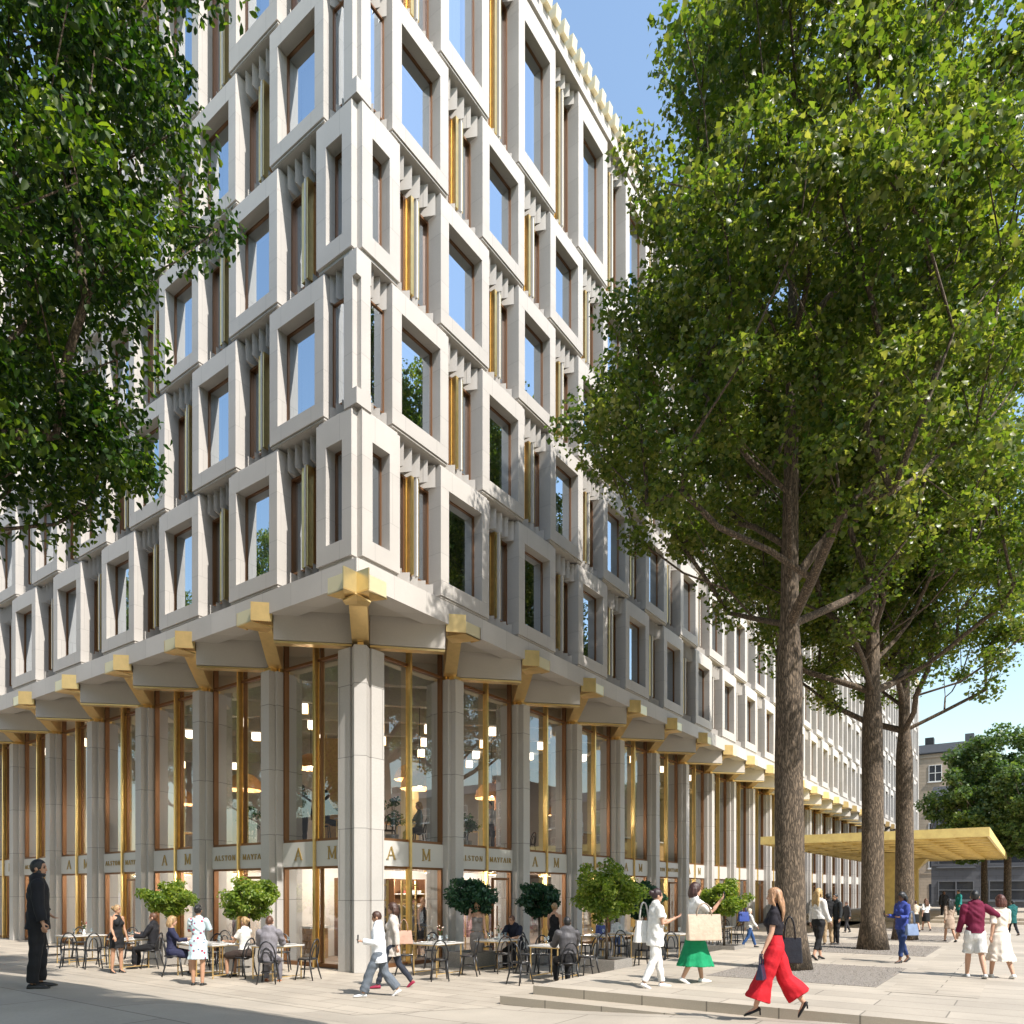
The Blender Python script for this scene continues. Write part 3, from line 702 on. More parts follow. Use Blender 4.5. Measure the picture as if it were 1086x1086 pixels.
def trunk_tube(b, rs, pts, rads, n=20, flare=True):
    rings = []
    ph = rs.uniform(0, 6.28, 4)
    for (x, y, z), r in zip(pts, rads):
        ring = []
        for j in range(n):
            t = 2*math.pi*j/n; fl = 1+(0.10*math.exp(-z*2.0)*math.sin(5*t+ph[0]) if flare else 0)+.035*math.sin(3*t+ph[1]+z*.7)+.025*math.sin(7*t+ph[2]+z*1.3)
            ring.append((x+r*fl*math.cos(t), y+r*fl*math.sin(t), z))
        rings.append(ring)
    b.ring(rings)
def make_tree(name, seed, H, fork, r0, prof, ntuft, per, size, mt, shape='plane', hollow=0, droop=.4, lean=(0,0), tuft=.75, shell=.55, lump=.14, sect=None, off=None, rise=.75):
    rs = np.random.RandomState(seed)
    top = H*.84; npt = 26; pts = []; rads = []
    for i in range(npt):
        f = i/(npt-1); z = top*f; w_ = .10*math.sin(3.1*f+seed)*f
        pts.append((lean[0]*f*f+w_, lean[1]*f*f+.08*math.sin(4.0*f+1.3*seed)*f, z))
        k = 1-.16*min(1, z/fork)
        if z > fork: k = .84*(max(0.0, 1-(z-fork)/(top-fork)))**1.0*.72+.035
        if z < .7: k += .32*(1-z/.7)**2
        rads.append(r0*k)
    cs = crown_pts(rs, prof, ntuft, lean if 0 else (0, 0), lump, shell, sect, hollow)
    if off: cs = [(x+off(z)[0], y+off(z)[1], z) for x, y, z in cs]
    b = MB(); trunk_tube(b, rs, pts, rads)
    for ch, rr in grow(rs, [p for p in pts], fork, cs, r0*.74, rise):
        b.tube(ch, rr, 7 if rr[0] > .05 else 4, cap=False)
    tm = b.mesh('trunk', 'bark', smooth=True)
    lm = leaf_cloud(rs, cs, [tuft*rs.uniform(.75, 1.3) for _ in cs], per, size, 'crown', mt, droop, shape)
    return tm, lm
def plant_tree(name, label, meshes_, loc, rz, group=None, scale=1.0, cat='tree'):
    t = thing(name, label, cat, loc, rz, group); t.scale = scale if isinstance(scale, tuple) else (scale,)*3
    link('trunk', meshes_[0], t); link('crown', meshes_[1], t); return t
PR = [(7.6,1.2),(8.2,2.4),(9.0,3.3),(10.2,3.85),(12,4.15),(14.5,4.3),(16.5,4.3),(18.3,3.9),(20,3.3),(21.6,2.5),(23.2,1.0)]
plane = make_tree('plane_tree', 11, 24, 6.6, .31, PR, 560, 215, .112, 'plane_leaf', tuft=.60, hollow=7.9, off=lambda z: (1.2*sstep(9, 20, z), 0), shell=.42)
G_ROW = 'plane trees in a row on the plaza'
t1p = gp(838, 1028, .3); t2p = gp(925, 1007, .3); t3p = gp(959, 997, .3)
plant_tree('plane_tree', 'nearest and largest plane tree, thick trunk behind the woman in red trousers', plane, t1p, 0.0, G_ROW)
plant_tree('plane_tree', 'middle plane tree of the row, trunk right of the man in leather', plane, t2p, 2.2, G_ROW, 1.0)
plant_tree('plane_tree', 'farthest plane tree of the row, slim trunk in front of the canopy post', plane, t3p, 4.0, G_ROW, .97)
shade = make_tree('plane_tree', 31, 24, 6.6, .31, PR, 420, 110, .20, 'plane_leaf', tuft=.62, shell=.42)
# trees on the near side of the square (over and behind the viewer), they shade the foreground
plant_tree('plane_tree', 'tall plane tree standing just behind the viewer', shade, (1.4, -1.5, .4), 3.0, 'plane trees near the viewer', (1.02, 1.02, .93))
LP = [(6.2,1.7),(7.1,2.8),(7.6,3.4),(8.2,3.85),(8.9,4.15),(9.5,4.2),(10.7,4.15),(11.4,4.4),(12.7,5.05),(13.6,5.1),(15.2,5.1),(17,4.0),(19,2.2)]
lime = make_tree('lime_tree', 5, 19, 4.6, .30, LP, 700, 190, .12, 'lime_leaf', shape='oval', droop=1.0, tuft=.60, shell=.42, lump=.14, rise=.35)
plant_tree('lime_tree', 'dark leafy lime tree whose drooping boughs hang in from the left edge', lime, (-9.3, 9.3, .45), .6)
for i, (x, y) in enumerate(((12,-11),(22,-10),(31,-4),(40,3),(50,11),(-5,-15),(-14,-11),(-23,-4),(-27,9),(-33,17),(-38,3),(-44,12),(-41,25),(-52,20))):
    plant_tree('plane_tree', 'plane tree in the garden behind the viewer seen only in reflections', plane, (x, y, .2), i*1.3, 'trees in the garden behind the viewer')
# far trees at the end of the plaza
FP = [(3.9,1.2),(4.6,2.6),(6,3.4),(8,3.6),(9.6,2.9),(11,1.7),(11.8,.5)]
far = make_tree('broad_tree', 23, 12, 4.0, .22, FP, 140, 150, .20, 'far_leaf', tuft=.66, shell=.4)
plant_tree('broad_tree', 'round tree beyond the canopy, left trunk of the pair', far, at(1044, 51, .3), .3, 'trees at the far end of the plaza')
plant_tree('broad_tree', 'round crowned tree beyond the canopy, right trunk of the pair at the right edge', far, at(1068, 50, .3), 2.0, 'trees at the far end of the plaza', 1.12)
plant_tree('broad_tree', 'round crowned tree at the far right edge, mostly outside the picture', far, at(1120, 46, .3), 4.0, 'trees at the far end of the plaza', .95)
# ================================================================== FAR BUILDINGS, CANOPY
stone('brown_brick', (0.13, 0.105, 0.085), .24, .08, joint=.01, var=.15, speck=.1)
stone('shaded_render', (0.095, 0.10, 0.115), 1.2, .5, joint=.01, var=.05, speck=.06)  # tree shade over the wall is put into this dark colour
stone('buff_stone', (0.42, 0.345, 0.26), .9, .4, joint=.008, var=.05, speck=.08)
mat('window_dark', (0.03, 0.035, 0.045), 0.12)
mat('white_paint', (0.7, 0.7, 0.68), 0.5)
mat('grey_frame', (0.13, 0.14, 0.16), 0.5)
mat('slate', (0.09, 0.095, 0.10), 0.6)
def town_house(label, name, u0, v0, wd, dp, hg, mt, storeys, cols, group='buildings beyond the plaza', door=True, fmat='white_paint'):
    """front faces -u, width along -v"""
    p = W(u0, v0); t = thing(name, label, 'building', (p.x, p.y, .25), ROT, group)
    b = MB(); b.box(0, dp, -wd, 0, 0, hg); b.box(-.12, dp, -wd-.05, .05, hg-.5, hg-.35); b.box(-.08, 0, -wd, 0, 3.9, 4.1); part(b, 'wall', mt, t)
    b = MB(); b.slab([(-.2,.1,hg),(-.2,-wd-.1,hg),(2.4,-wd-.1,hg+1.5),(2.4,.1,hg+1.5)], (0,0,.15)); b.box(2.4, dp, -wd-.1, .1, hg, hg+1.5)
    for q_ in (.2, .55, .9): b.box(3, 4.2, -wd*q_-.5, -wd*q_+.5, hg+1.5, hg+2.7); part(b, 'roof', 'slate', t)
    sh = (hg-.8)/storeys; cw = wd/cols
    fm = MB(); wf = min(1.5, cw*.6) if fmat == 'white_paint' else 2.7; hf = sh*.58
    for x in (0, wf-.08, wf/2-.03): fm.box(-.05, .02, -x-.08, -x, 0, hf)
    for z in (0, hf/2, hf-.08): fm.box(-.045, .02, -wf, 0, z, z+.08)
    fm.box(-.14, .02, -wf-.12, .12, -.12, 0)
    fmm = fm.mesh('window', fmat); gm = MB().box(-.01, .01, -wf+.03, -.03, .04, hf-.04).mesh('pane', 'window_dark')
    for s in range(storeys):
        for c in range(cols):
            if s == 0 and door and c == cols//2: continue
            w_ = link('window', fmm, t, (-.012, -(c+.5)*cw+wf/2, s*sh+.9)); link('pane', gm, w_)
    if door:
        b = MB(); b.box(-.05, .05, -(cols//2+.5)*cw-.7, -(cols//2+.5)*cw+.7, 0, 2.6); part(b, 'door', 'window_dark', t)
    return t
town_house('grey building with wide windows behind the gold canopy, tree shade in its dark colour', 'brick_house', 62, -6, 15, 12, 9.6, 'shaded_render', 3, 4, fmat='grey_frame')
town_house('buff stone building with a plain upper wall rising behind the grey one', 'stone_house', 96, 5, 13, 14, 19.5, 'buff_stone', 5, 4)
town_house('brown brick house at the right behind the far trees', 'brick_house', 66, -21.4, 16, 12, 12.6, 'brown_brick', 4, 5)
town_house('brown brick terrace further to the right outside the picture', 'brick_house', 60, -38, 26, 12, 14, 'brown_brick', 4, 8)
# across the square behind the viewer, only ever seen as reflections in the glass
def facing_house(label, u0, v0, wd, hg, mt, rot):
    p = W(u0, v0); t = thing('brick_house', label, 'building', (p.x, p.y, .3), ROT+rot, 'houses behind the viewer')
    b = MB(); b.box(0, 12, -wd, 0, 0, hg); part(b, 'wall', mt, t)
    fm = MB()
    for s in range(int(hg/3.3)):
        for c in range(int(wd/3)): fm.box(-.05, .02, -(c+.5)*3-.6, -(c+.5)*3+.6, s*3.3+1, s*3.3+2.9)
    o = part(fm, 'window', 'window_dark', t); return t
facing_house('brick terrace behind the viewer seen only as a reflection', -60, 30, 60, 13, 'brown_brick', math.pi)
facing_house('stone terrace across the square seen only as a reflection', 60, -75, 90, 13, 'buff_stone', math.pi/2)
# canopy
cu0, cu1, cv0, cv1 = 22.3, 49, -2.9, -11.9; cz0, cz1 = 4.13, 4.5
cp = W(cu0, cv0); can = thing('entrance_canopy', 'flat gold entrance canopy with coffered underside on flared square posts', 'canopy', (cp.x, cp.y, .3), ROT)
cl, cw_ = cu1-cu0, cv0-cv1; z0, z1 = cz0-.3, cz1-.3
mat('canopy_gold', (0.93, 0.70, 0.27), 0.42, 0.12, noise=0.14, scale=3)
b = MB(); b.box(0, cl, -cw_, 0, z1-.06, z1)
b.box(0, cl, -.1, 0, z0, z1-.06); b.box(0, cl, -cw_, -cw_+.1, z0, z1-.06); b.box(0, .1, -cw_+.1, -.1, z0, z1-.06); b.box(cl-.1, cl, -cw_+.1, -.1, z0, z1-.06)
part(b, 'roof', 'canopy_gold', can)
b = MB(); st = 2.2
for i in range(-int(cw_/st), int((cl+cw_)/st)+1):
    for sg in (1, -1):
        # diagonal ribs x = c + sg*y clipped to the plan
        c = i*st; pts = []
        y0, y1 = -cw_+.1, -.1
        xa, xb = (c-sg*y0*-1 if 0 else c+(y0-(-cw_))*1, c+(y1+cw_)) if sg == 1 else (c+cw_-(y0+cw_), c+cw_-(y1+cw_))
        A = [xa, y0]; B_ = [xb, y1]
        def clip(P, Q):
            for lim, s in ((.1, 1), (cl-.1, -1)):
                for a_, b_ in ((P, Q), (Q, P)):
                    if (a_[0]-lim)*s < 0:
                        if abs(b_[0]-a_[0]) < 1e-6: return False
                        t_ = (lim-a_[0])/(b_[0]-a_[0])
                        if t_ < 0 or t_ > 1: return False
                        a_[1] += (b_[1]-a_[1])*t_; a_[0] = lim
            return True
        if clip(A, B_) and (abs(A[0]-B_[0])+abs(A[1]-B_[1])) > .2:
            b.bar((A[0], A[1], (z0+z1)/2-.05+.003*sg), (B_[0], B_[1], (z0+z1)/2-.05+.003*sg), .09, .27)
part(b, 'coffer', 'canopy_gold', can)
pb = MB(); pb.box(-.32, .32, -.32, .32, 0, z0-.7)
pb.ring([[(-.32,-.32,z0-.7),(.32,-.32,z0-.7),(.32,.32,z0-.7),(-.32,.32,z0-.7)], [(-.9,-.9,z0),(.9,-.9,z0),(.9,.9,z0),(-.9,.9,z0)]])
pb.box(-.36, .36, -.36, .36, 0, .12)
pm_ = pb.mesh('post', 'canopy_gold')
for a in (12.4, 22.4): link('post', pm_, can, (a, -3.7, 0))
# low steps in front of the entrance, far down the plaza
p = MB(); p.box(31, 60, -30, -2.0, .3, .44); p.box(32.2, 60, -30, -2.0, .44, .58); tag(p.build('entrance_step', 'step_stone', None, B0, BR), kind='structure')
# ================================================================== PEOPLE
def cmat(rgb, rough=0.75, nm=None, metal=0.0):
    key = 'cloth_%02x%02x%02x_%d' % (*[int(255*c) for c in rgb], int(rough*100))
    if key not in MAT: mat(key, rgb, rough, metal, noise=0.14, scale=9, spec=0.3, bump=0.55)
    return key
mat('eye', (0.03, 0.02, 0.015), 0.2)
SKIN = {'fair': (0.56, 0.33, 0.235), 'tan': (0.42, 0.235, 0.15), 'brown': (0.16, 0.08, 0.05), 'mid': (0.50, 0.29, 0.20)}
for k, c in SKIN.items():
    mat('skin_'+k, c, 0.5, spec=0.35); mat('lip_'+k, (c[0]*.75, c[1]*.5, c[2]*.5), 0.4)
def remesh(b, voxel, smooth=3):
    me = bpy.data.meshes.new('tmp'); me.from_pydata(b.v, [], b.f); me.update()
    o = bpy.data.objects.new('tmp', me); col.objects.link(o)
    r = o.modifiers.new('r', 'REMESH'); r.mode = 'VOXEL'; r.voxel_size = voxel; r.adaptivity = 0
    if smooth: s = o.modifiers.new('s', 'SMOOTH'); s.iterations = smooth; s.factor = 0.5
    dg = bpy.context.evaluated_depsgraph_get(); ev = o.evaluated_get(dg)
    out = bpy.data.meshes.new_from_object(ev); bpy.data.objects.remove(o); bpy.data.meshes.remove(me)
    out.polygons.foreach_set('use_smooth', [True]*len(out.polygons)); return out
def wrinkle(me, S, amp, folds=False):
    """creases pressed into a garment"""
    n = len(me.vertices); co = np.empty(n*3); nr = np.empty(n*3); me.vertices.foreach_get('co', co); me.vertices.foreach_get('normal', nr)
    co = co.reshape(-1,3); nr = nr.reshape(-1,3); p = co/S; x, y, z = p[:,0], p[:,1], p[:,2]
    w = 1.7*np.sin(9*x+5*z)+1.3*np.sin(11*y-7*z+1.1)
    f = np.sin(34*z+14*x+w*1.3)*np.sin(9*x-6*z+w*.6)+.7*np.sin(26*x-22*y+9*z+w)*np.sin(7*z+5*y+.5)
    if folds: f = .5*f+np.sin(40*x+2.2*np.sin(5*z+3*y))*np.clip((1.0-z)*2.2, 0, 1.2)
    co += nr*(f*amp*S)[:,None]; me.vertices.foreach_set('co', co.ravel()); me.update()
def hairmat(rgb):
    key = 'hair_%02x%02x%02x' % tuple(int(255*c) for c in rgb)
    if key in MAT: return key
    m = bpy.data.materials.new(key); m.use_nodes = True; nt = m.node_tree; b = nt.nodes['Principled BSDF']; b.inputs['Roughness'].default_value = .45
    tc = nt.nodes.new('ShaderNodeTexCoord'); mp = nt.nodes.new('ShaderNodeMapping'); mp.inputs['Scale'].default_value = (70, 70, 7); nt.links.new(tc.outputs['Object'], mp.inputs['Vector'])
    n = nt.nodes.new('ShaderNodeTexNoise'); n.inputs['Scale'].default_value = 1; n.inputs['Detail'].default_value = 3; nt.links.new(mp.outputs[0], n.inputs['Vector'])
    r = nt.nodes.new('ShaderNodeValToRGB'); r.color_ramp.elements[0].position = .35; r.color_ramp.elements[1].position = .68
    r.color_ramp.elements[0].color = (*[c*.45 for c in rgb], 1); r.color_ramp.elements[1].color = (*[min(1, c*1.35) for c in rgb], 1)
    nt.links.new(n.outputs['Fac'], r.inputs['Fac']); nt.links.new(r.outputs['Color'], b.inputs['Base Color'])
    bp = nt.nodes.new('ShaderNodeBump'); bp.inputs['Strength'].default_value = .7; bp.inputs['Distance'].default_value = .01; nt.links.new(n.outputs['Fac'], bp.inputs['Height']); nt.links.new(bp.outputs['Normal'], b.inputs['Normal'])
    MAT[key] = m; return key
def capsule(b, pts, rads, n=12, flat=''):
    pts = [Vector(p) for p in pts]; rads = [r if isinstance(r, tuple) else (r, r) for r in rads]
    d0 = (pts[0]-pts[1]).normalized(); d1 = (pts[-1]-pts[-2]).normalized()
    P = [pts[0]+d0*rads[0][0]*.85, pts[0]+d0*rads[0][0]*.55]+pts+[pts[-1]+d1*rads[-1][0]*.55, pts[-1]+d1*rads[-1][0]*.85]
    q = lambda r, k: (r[0]*k, r[1]*k)
    Q = [q(rads[0], .35), q(rads[0], .8)]+rads+[q(rads[-1], .8), q(rads[-1], .35)]
    if 'a' in flat: P = P[2:]; Q = Q[2:]
    if 'b' in flat: P = P[:-2]; Q = Q[:-2]
    b.tube(P, Q, n)
PRE = {'stand': dict(L=(3,4,2), R=(-2,3,2), la=(4,7,12,0), ra=(2,7,12,0)),
       'walk': dict(L=(24,6,0), R=(-16,22,0), la=(-18,7,14,0), ra=(18,7,22,0)),
       'walk2': dict(L=(-16,26,0), R=(23,5,0), la=(16,7,20,0), ra=(-16,7,14,0)),
       'stroll': dict(L=(13,4,0), R=(-10,16,0), la=(-8,6,12,0), ra=(10,6,16,0)),
       'sit': dict(L=(82,84,5), R=(78,76,5), la=(32,8,58,.25), ra=(36,8,62,.25))}
def person(label, loc, h, heading, pose='stand', skin='fair', hair=(0.03,0.02,0.015), style='short', female=True, lean=0, turn=0, nod=0,
           clothes=(), shoes=(0.02,0.02,0.02), heel=0.0, fine=True, seat=None, beard=False, group=None, **ov):
    ps = dict(PRE[pose]); ps.update(ov); S = h/1.75
    rs = random.Random(label)
    t = thing('person', label, 'person', loc, R(heading-90), group)
    V3 = Vector
    sw = .158 if female else .19; hw = .088 if female else .085
    pel = V3((0,0,.93)); up = Matrix.Rotation(-R(lean), 3, 'X')
    def U_(x, y, z): return pel+up @ V3((x, y, z-.93))
    J = {}
    for sd_, k in ((-1,'L'), (1,'R')):
        f, kn, ab = ps[k]; f = R(f); s = f-R(kn); ab = R(ab)
        hip = pel+V3((sd_*hw, 0, -.03)); th = V3((sd_*math.sin(ab), math.sin(f), -math.cos(f))).normalized()
        knee = hip+th*.425; sh = V3((sd_*math.sin(ab)*.2, math.sin(s), -math.cos(s))).normalized(); ank = knee+sh*.405
        pitch = min(0, s*1.15+.1) if s < -.25 else 0.0
        fd = V3((sd_*.12, math.cos(pitch), math.sin(pitch))).normalized(); J[k] = (hip, knee, ank, fd)
    for sd_, k, a in ((-1,'la',ps['la']), (1,'ra',ps['ra'])):
        f, ab, el, inw = a; f, ab, el = R(f), R(ab), R(el)
        s_ = U_(sd_*sw, 0, 1.415); d = V3((sd_*math.sin(ab), math.cos(ab)*math.sin(f), -math.cos(ab)*math.cos(f))).normalized()
        d = (up @ d) if pose != 'sit' else d
        e = s_+d*.285; fd = V3((sd_*math.sin(ab)*(1-inw)-sd_*inw, math.cos(ab*.5)*math.sin(f+el), -math.cos(ab*.5)*math.cos(f+el))).normalized(); wv = e+fd*.245
        J[k] = (s_, e, wv, fd)
    # soles on the ground (or pelvis on the seat)
    foot_h = .075+heel
    if seat is None: dz = -min(J[k][2].z-foot_h*(1 if J[k][3].z > -.3 else 1.0)-(0 if J[k][3].z > -.25 else .19*-J[k][3].z-.05) for k in ('L','R'))
    else: dz = (seat+.105)/S-pel.z
    off = V3((0,0,dz))
    def T(p): return (V3(p)+off)*S
    def tm(b): b.v = [tuple(T(p)) for p in b.v]; return b
    # --- body
    b = MB()
    wst, hp_, ch = (.112, .158, .135) if female else (.138, .150, .160)
    capsule(b, [U_(0,0,.90), U_(0,0,.99), U_(0,.005,1.10), U_(0,.01,1.22), U_(0,.005,1.33), U_(0,-.005,1.42)],
            [(hp_*.88,.10), (hp_*.92,.105), (wst,.088), (ch*.95,.10), (ch,.105), (sw*.80,.07)], 16)
    if female:
        for s_ in (-1, 1): b.ell(U_(s_*.065,.085,1.27), (.062,.058,.062), 10, 7)
    for k in ('L','R'):
        hip, kn, an, fd = J[k]; s_ = -1 if k == 'L' else 1
        mid = hip.lerp(kn, .4)
        capsule(b, [hip, mid, kn, kn.lerp(an, .3), an], [.088, .074, .052, .053, .034])
        ff = fd
        if heel: ff = (fd-(fd.cross(V3((0,0,1))).normalized().cross(fd))*(heel/.16)).normalized()
        q0 = an+V3((0,0,-.045)); capsule(b, [an+ff*-.015+V3((0,0,-.03)), q0+ff*.06, q0+ff*.13+V3((0,0,-.008))], [(.026,.026), (.032,.020), (.028,.012)], 8)
    for k, s_ in (('la',-1), ('ra',1)):
        sh, el, wr, fd = J[k]; m_ = 1 if female else 1.17
        capsule(b, [sh, sh.lerp(el,.4), el, el.lerp(wr,.35), wr], [.046*m_, .042*m_, .034*m_, .035*m_, .022*m_])
        # hand: palm, four curled fingers, thumb
        sidev = fd.cross(V3((0,0,1)))
        if sidev.length < .3: sidev = V3((0,1,0))
        sidev.normalize(); nv_ = sidev.cross(fd).normalized()
        if nv_.dot(V3((-s_,0,0))) < 0 and abs(fd.z) > .6: nv_ = -nv_
        pc = wr+fd*.045
        capsule(b, [wr, pc, wr+fd*.075], [(.026,.017), (.036,.016), (.036,.014)], 10)
        for i in range(4):
            L_ = (.062,.074,.078,.064)[i] if True else 0; o_ = sidev*((i-1.5)*.0185)
            a0 = wr+fd*.075+o_; a1 = a0+fd*L_*.45+nv_*.008; a2 = a1+(fd*.75+nv_*.65).normalized()*L_*.5
            capsule(b, [a0, a1, a2], [.0095, .009, .0075], 6)
        th0 = wr+fd*.025+sidev*.028
        capsule(b, [th0, th0+(fd*.6+sidev*.75).normalized()*.035, th0+(fd*.9+sidev*.4+nv_*.3).normalized()*.068], [.011,.0105,.0085], 6)
    hd = U_(0,.012,1.63); hr = up @ Matrix.Identity(3) @ Matrix.Rotation(R(-turn), 3, 'Z') @ Matrix.Rotation(-R(nod), 3, 'X')
    if abs(lean) > 5: hr = Matrix.Rotation(R(-turn), 3, 'Z') @ Matrix.Rotation(-R(nod+lean*.4), 3, 'X')
    H = lambda x, y, z: hd+hr @ V3((x, y, z))
    capsule(b, [U_(0,-.012,1.42), U_(0,.0,1.50), H(0,-.01,-.05)], [(.058 if female else .066,)*2, (.046 if female else .056,)*2, (.048,.048)])
    b.ell(H(0,-.004,.022), (.073,.092,.098), 16, 12, rot=hr); b.ell(H(0,.022,-.045), (.053,.062,.068), 14, 10, rot=hr)
    b.ell(H(0,.062,-.088), (.024,.022,.020), 8, 6, rot=hr); b.ell(H(0,.092,-.022), (.012,.019,.018), 8, 6, rot=hr); b.ell(H(0,.088,.004), (.009,.012,.028), 8, 6, rot=hr)
    b.ell(H(0,.083,-.058), (.021,.010,.008), 8, 5, rot=hr); b.ell(H(0,.078,.032), (.05,.012,.010), 10, 5, rot=hr)
    for s_ in (-1, 1): b.ell(H(s_*.075,-.008,-.012), (.011,.022,.031), 8, 6, rot=hr)
    tm(b); vx = .0085 if fine else .0135
    me = remesh(b, vx*S, 2)
    for mm_ in ('skin_'+skin, 'eye', 'lip_'+skin): me.materials.append(MAT[mm_])
    n = len(me.polygons); ctr = np.empty(n*3); me.polygons.foreach_get('center', ctr); ctr = ctr.reshape(-1,3); mi = np.zeros(n, int)
    for s_ in (-1, 1):
        e = np.array(T(H(s_*.031,.082,.008))); mi[np.linalg.norm((ctr-e)/np.array([1.3,1.6,.8]), axis=1) < .0125*S] = 1
        e = np.array(T(H(s_*.034,.085,.032))); mi[np.linalg.norm((ctr-e)/np.array([2.2,1.8,.55]), axis=1) < .0115*S] = 1
    e = np.array(T(H(0,.088,-.058))); mi[np.linalg.norm((ctr-e)/np.array([1.9,1.5,.75]), axis=1) < .012*S] = 2
    me.polygons.foreach_set('material_index', mi); link('body', me, t)
    # --- hair
    hb = MB(); n_ = 20; rings = []
    big = {'short': 1.07, 'bald': 1.02, 'bun': 1.09, 'long': 1.14, 'bob': 1.17, 'pony': 1.09, 'afro': 1.25}[style]
    for i in range(9):
        ring = []
        for j in range(n_):
            a = 2*math.pi*j/n_; fr = max(0, math.sin(a))            # front is +y
            fro = .5+.5*math.sin(a)
            lim = (.33+.10*(1-fro)+(.05 if style in ('long','bob') else 0))*math.pi if fro > .80 else (.60+.17*(1-fro/.8)**.6*(1 if fro < .5 else .0))*math.pi
            if style in ('long','bob') and fro < .72: lim = (.66)*math.pi
            ph = max(.03, lim*i/8); k = big*(1+.012*math.sin(7*a+3*i+rs.random()))
            ring.append(H(.075*k*math.sin(ph)*math.cos(a), -.008+.096*k*math.sin(ph)*math.sin(a), .022+.104*k*math.cos(ph)))
        rings.append(ring)
    inn = [H(0,-.01,.02)+(p-H(0,-.01,.02))*.86 for p in rings[-1]]
    hb.ring(rings+[inn])
    if style == 'bun': hb.ell(H(0,-.115,.045), (.05,.045,.05), 12, 8)
    if style == 'pony': capsule(hb, [H(0,-.09,.05), H(0,-.14,.0), H(0,-.135,-.12), H(0,-.11,-.2)], [.03,.034,.03,.012])
    if style == 'long':
        for x, dx in ((-.058,.02), (-.02,0), (.02,0), (.058,-.02)):
            capsule(hb, [H(x*.8,-.07,.03), H(x*1.1,-.098,-.08), hd+V3((x*1.35,-.118,-.20)), hd+V3((x*1.3,-.112,-.33+.03*rs.random()))], [(.042,.035),(.046,.035),(.042,.03),(.022,.014)], 10)
        for s_ in (-1,1): capsule(hb, [H(s_*.072,.01,.03), H(s_*.088,.0,-.06), hd+V3((s_*.095,-.03,-.18))], [.022,.026,.016], 8)
    if style == 'bob':
        for a in range(7):
            an = math.pi+(a+.5)/7*math.pi; x = .078*math.cos(an); y = -.01+.085*math.sin(an)
            capsule(hb, [H(x,y,.02), H(x*1.15,y*1.12,-.06), H(x*1.1,y*1.08,-.12)], [.03,.034,.022], 8)
    if beard:
        hb.ell(H(0,.050,-.088), (.050,.040,.034), 12, 8); 
        for s_ in (-1,1): hb.ell(H(s_*.055,.02,-.06), (.014,.035,.042), 8, 6)
    tm(hb); link('hair', remesh(hb, (.008 if fine else .013)*S, 2), t).data.materials.append(MAT[hairmat(hair)])
    # --- shoes
    for k in ('L','R'):
        hip, kn, an, fd = J[k]; s_ = MB(); q = an+V3((0,0,-.045)); sdv = fd.cross(V3((0,0,1))).normalized(); upv = sdv.cross(fd)
        ft = fd if not heel else (fd-upv*(heel/.16)).normalized(); u2 = sdv.cross(ft)
        rings = []
        for x_, w_, z0, z1 in ((-.062,.020,-.035,.0), (-.045,.036,-.036,.030), (.0,.040,-.036,.035), (.06,.042,-.036,.020), (.12,.046,-.036,.006), (.165,.036,-.036,-.008), (.19,.018,-.034,-.018)):
            c = q+ft*x_*(1 if female else 1.08)
            if heel: z1 = min(z1, .0 if x_ > -.02 else .012)
            if x_ > .1 and heel: pass
            rings.append([c+sdv*w_+u2*z0, c+sdv*w_*1.02+u2*(z0*.5+z1*.5), c+sdv*w_*.6+u2*z1, c-sdv*w_*.6+u2*z1, c-sdv*w_*1.02+u2*(z0*.5+z1*.5), c-sdv*w_+u2*z0])
        s_.ring(rings)
        if heel: s_.bar(q-ft*.045-u2*.03, q-ft*.05-u2*.034-V3((0,0,heel)), .02, .02)
        tm(s_); s_.build('shoe', cmat(shoes, .4), t, smooth=True)
    # --- clothes
    for c in clothes:
        kind, rgb = c[0], c[1]; o = c[2] if len(c) > 2 else {}; g_ = o.get('g', .012); cb = MB()
        hem = o.get('hem', .93); mk = cmat(rgb, o.get('rough', .8)) if 'mat' not in o else o['mat']
        if kind in ('top', 'jacket', 'dress'):
            zz = [z_ for z_ in (.90,.99,1.10,1.22,1.33) if z_ >= hem-.001]
            rr = {.90: (hp_,.115), .99: (hp_*.98,.112), 1.10: (wst+.004+o.get('loose',0),.092+o.get('loose',0)*.7), 1.22: (ch*1.0+o.get('loose',0)*.5,.104), 1.33: (ch*1.02,.108)}
            P_ = [U_(0,0,hem-.0)] if hem < .9 and seat is None else []; Q_ = [(hp_*1.04+g_+o.get('loose',0)*.6, .125+g_)] if P_ else []
            P_ += [U_(0,.004,z_) for z_ in zz]; Q_ += [(rr[z_][0]+g_, rr[z_][1]+g_) for z_ in zz]
            neck = o.get('neck', 1.43)
            if neck > 1.35: P_ += [U_(0,-.004,min(neck,1.425))]; Q_ += [((sw*.83 if o.get('sleeve',1) > 0 or o.get('wide') else sw*.60)+g_*.8, .072+g_)]
            capsule(cb, P_, Q_, 18, 'a')
            if neck > 1.44: capsule(cb, [U_(0,-.012,1.42), U_(0,-.004,1.49)], [.066+g_, .055+g_], flat='b')
            if female and o.get('bust', 1):
                for s_ in (-1, 1): cb.ell(U_(s_*.065,.085,1.27), (.062+g_,.058+g_,.062+g_), 10, 7)
            sl_ = o.get('sleeve', 1.0)
            for k in ('la','ra'):
                sh, el, wr, fd = J[k]; m_ = 1 if female else 1.17
                if sl_ <= 0: continue
                if sl_ <= .6: capsule(cb, [sh, sh.lerp(el, sl_*1.7)], [.050*m_+g_, .047*m_+g_+.006], flat='b')
                else: capsule(cb, [sh, sh.lerp(el,.4), el, el.lerp(wr, (sl_-.5)*1.9)], [.050*m_+g_, .046*m_+g_, .040*m_+g_, .033*m_+g_], flat='b')
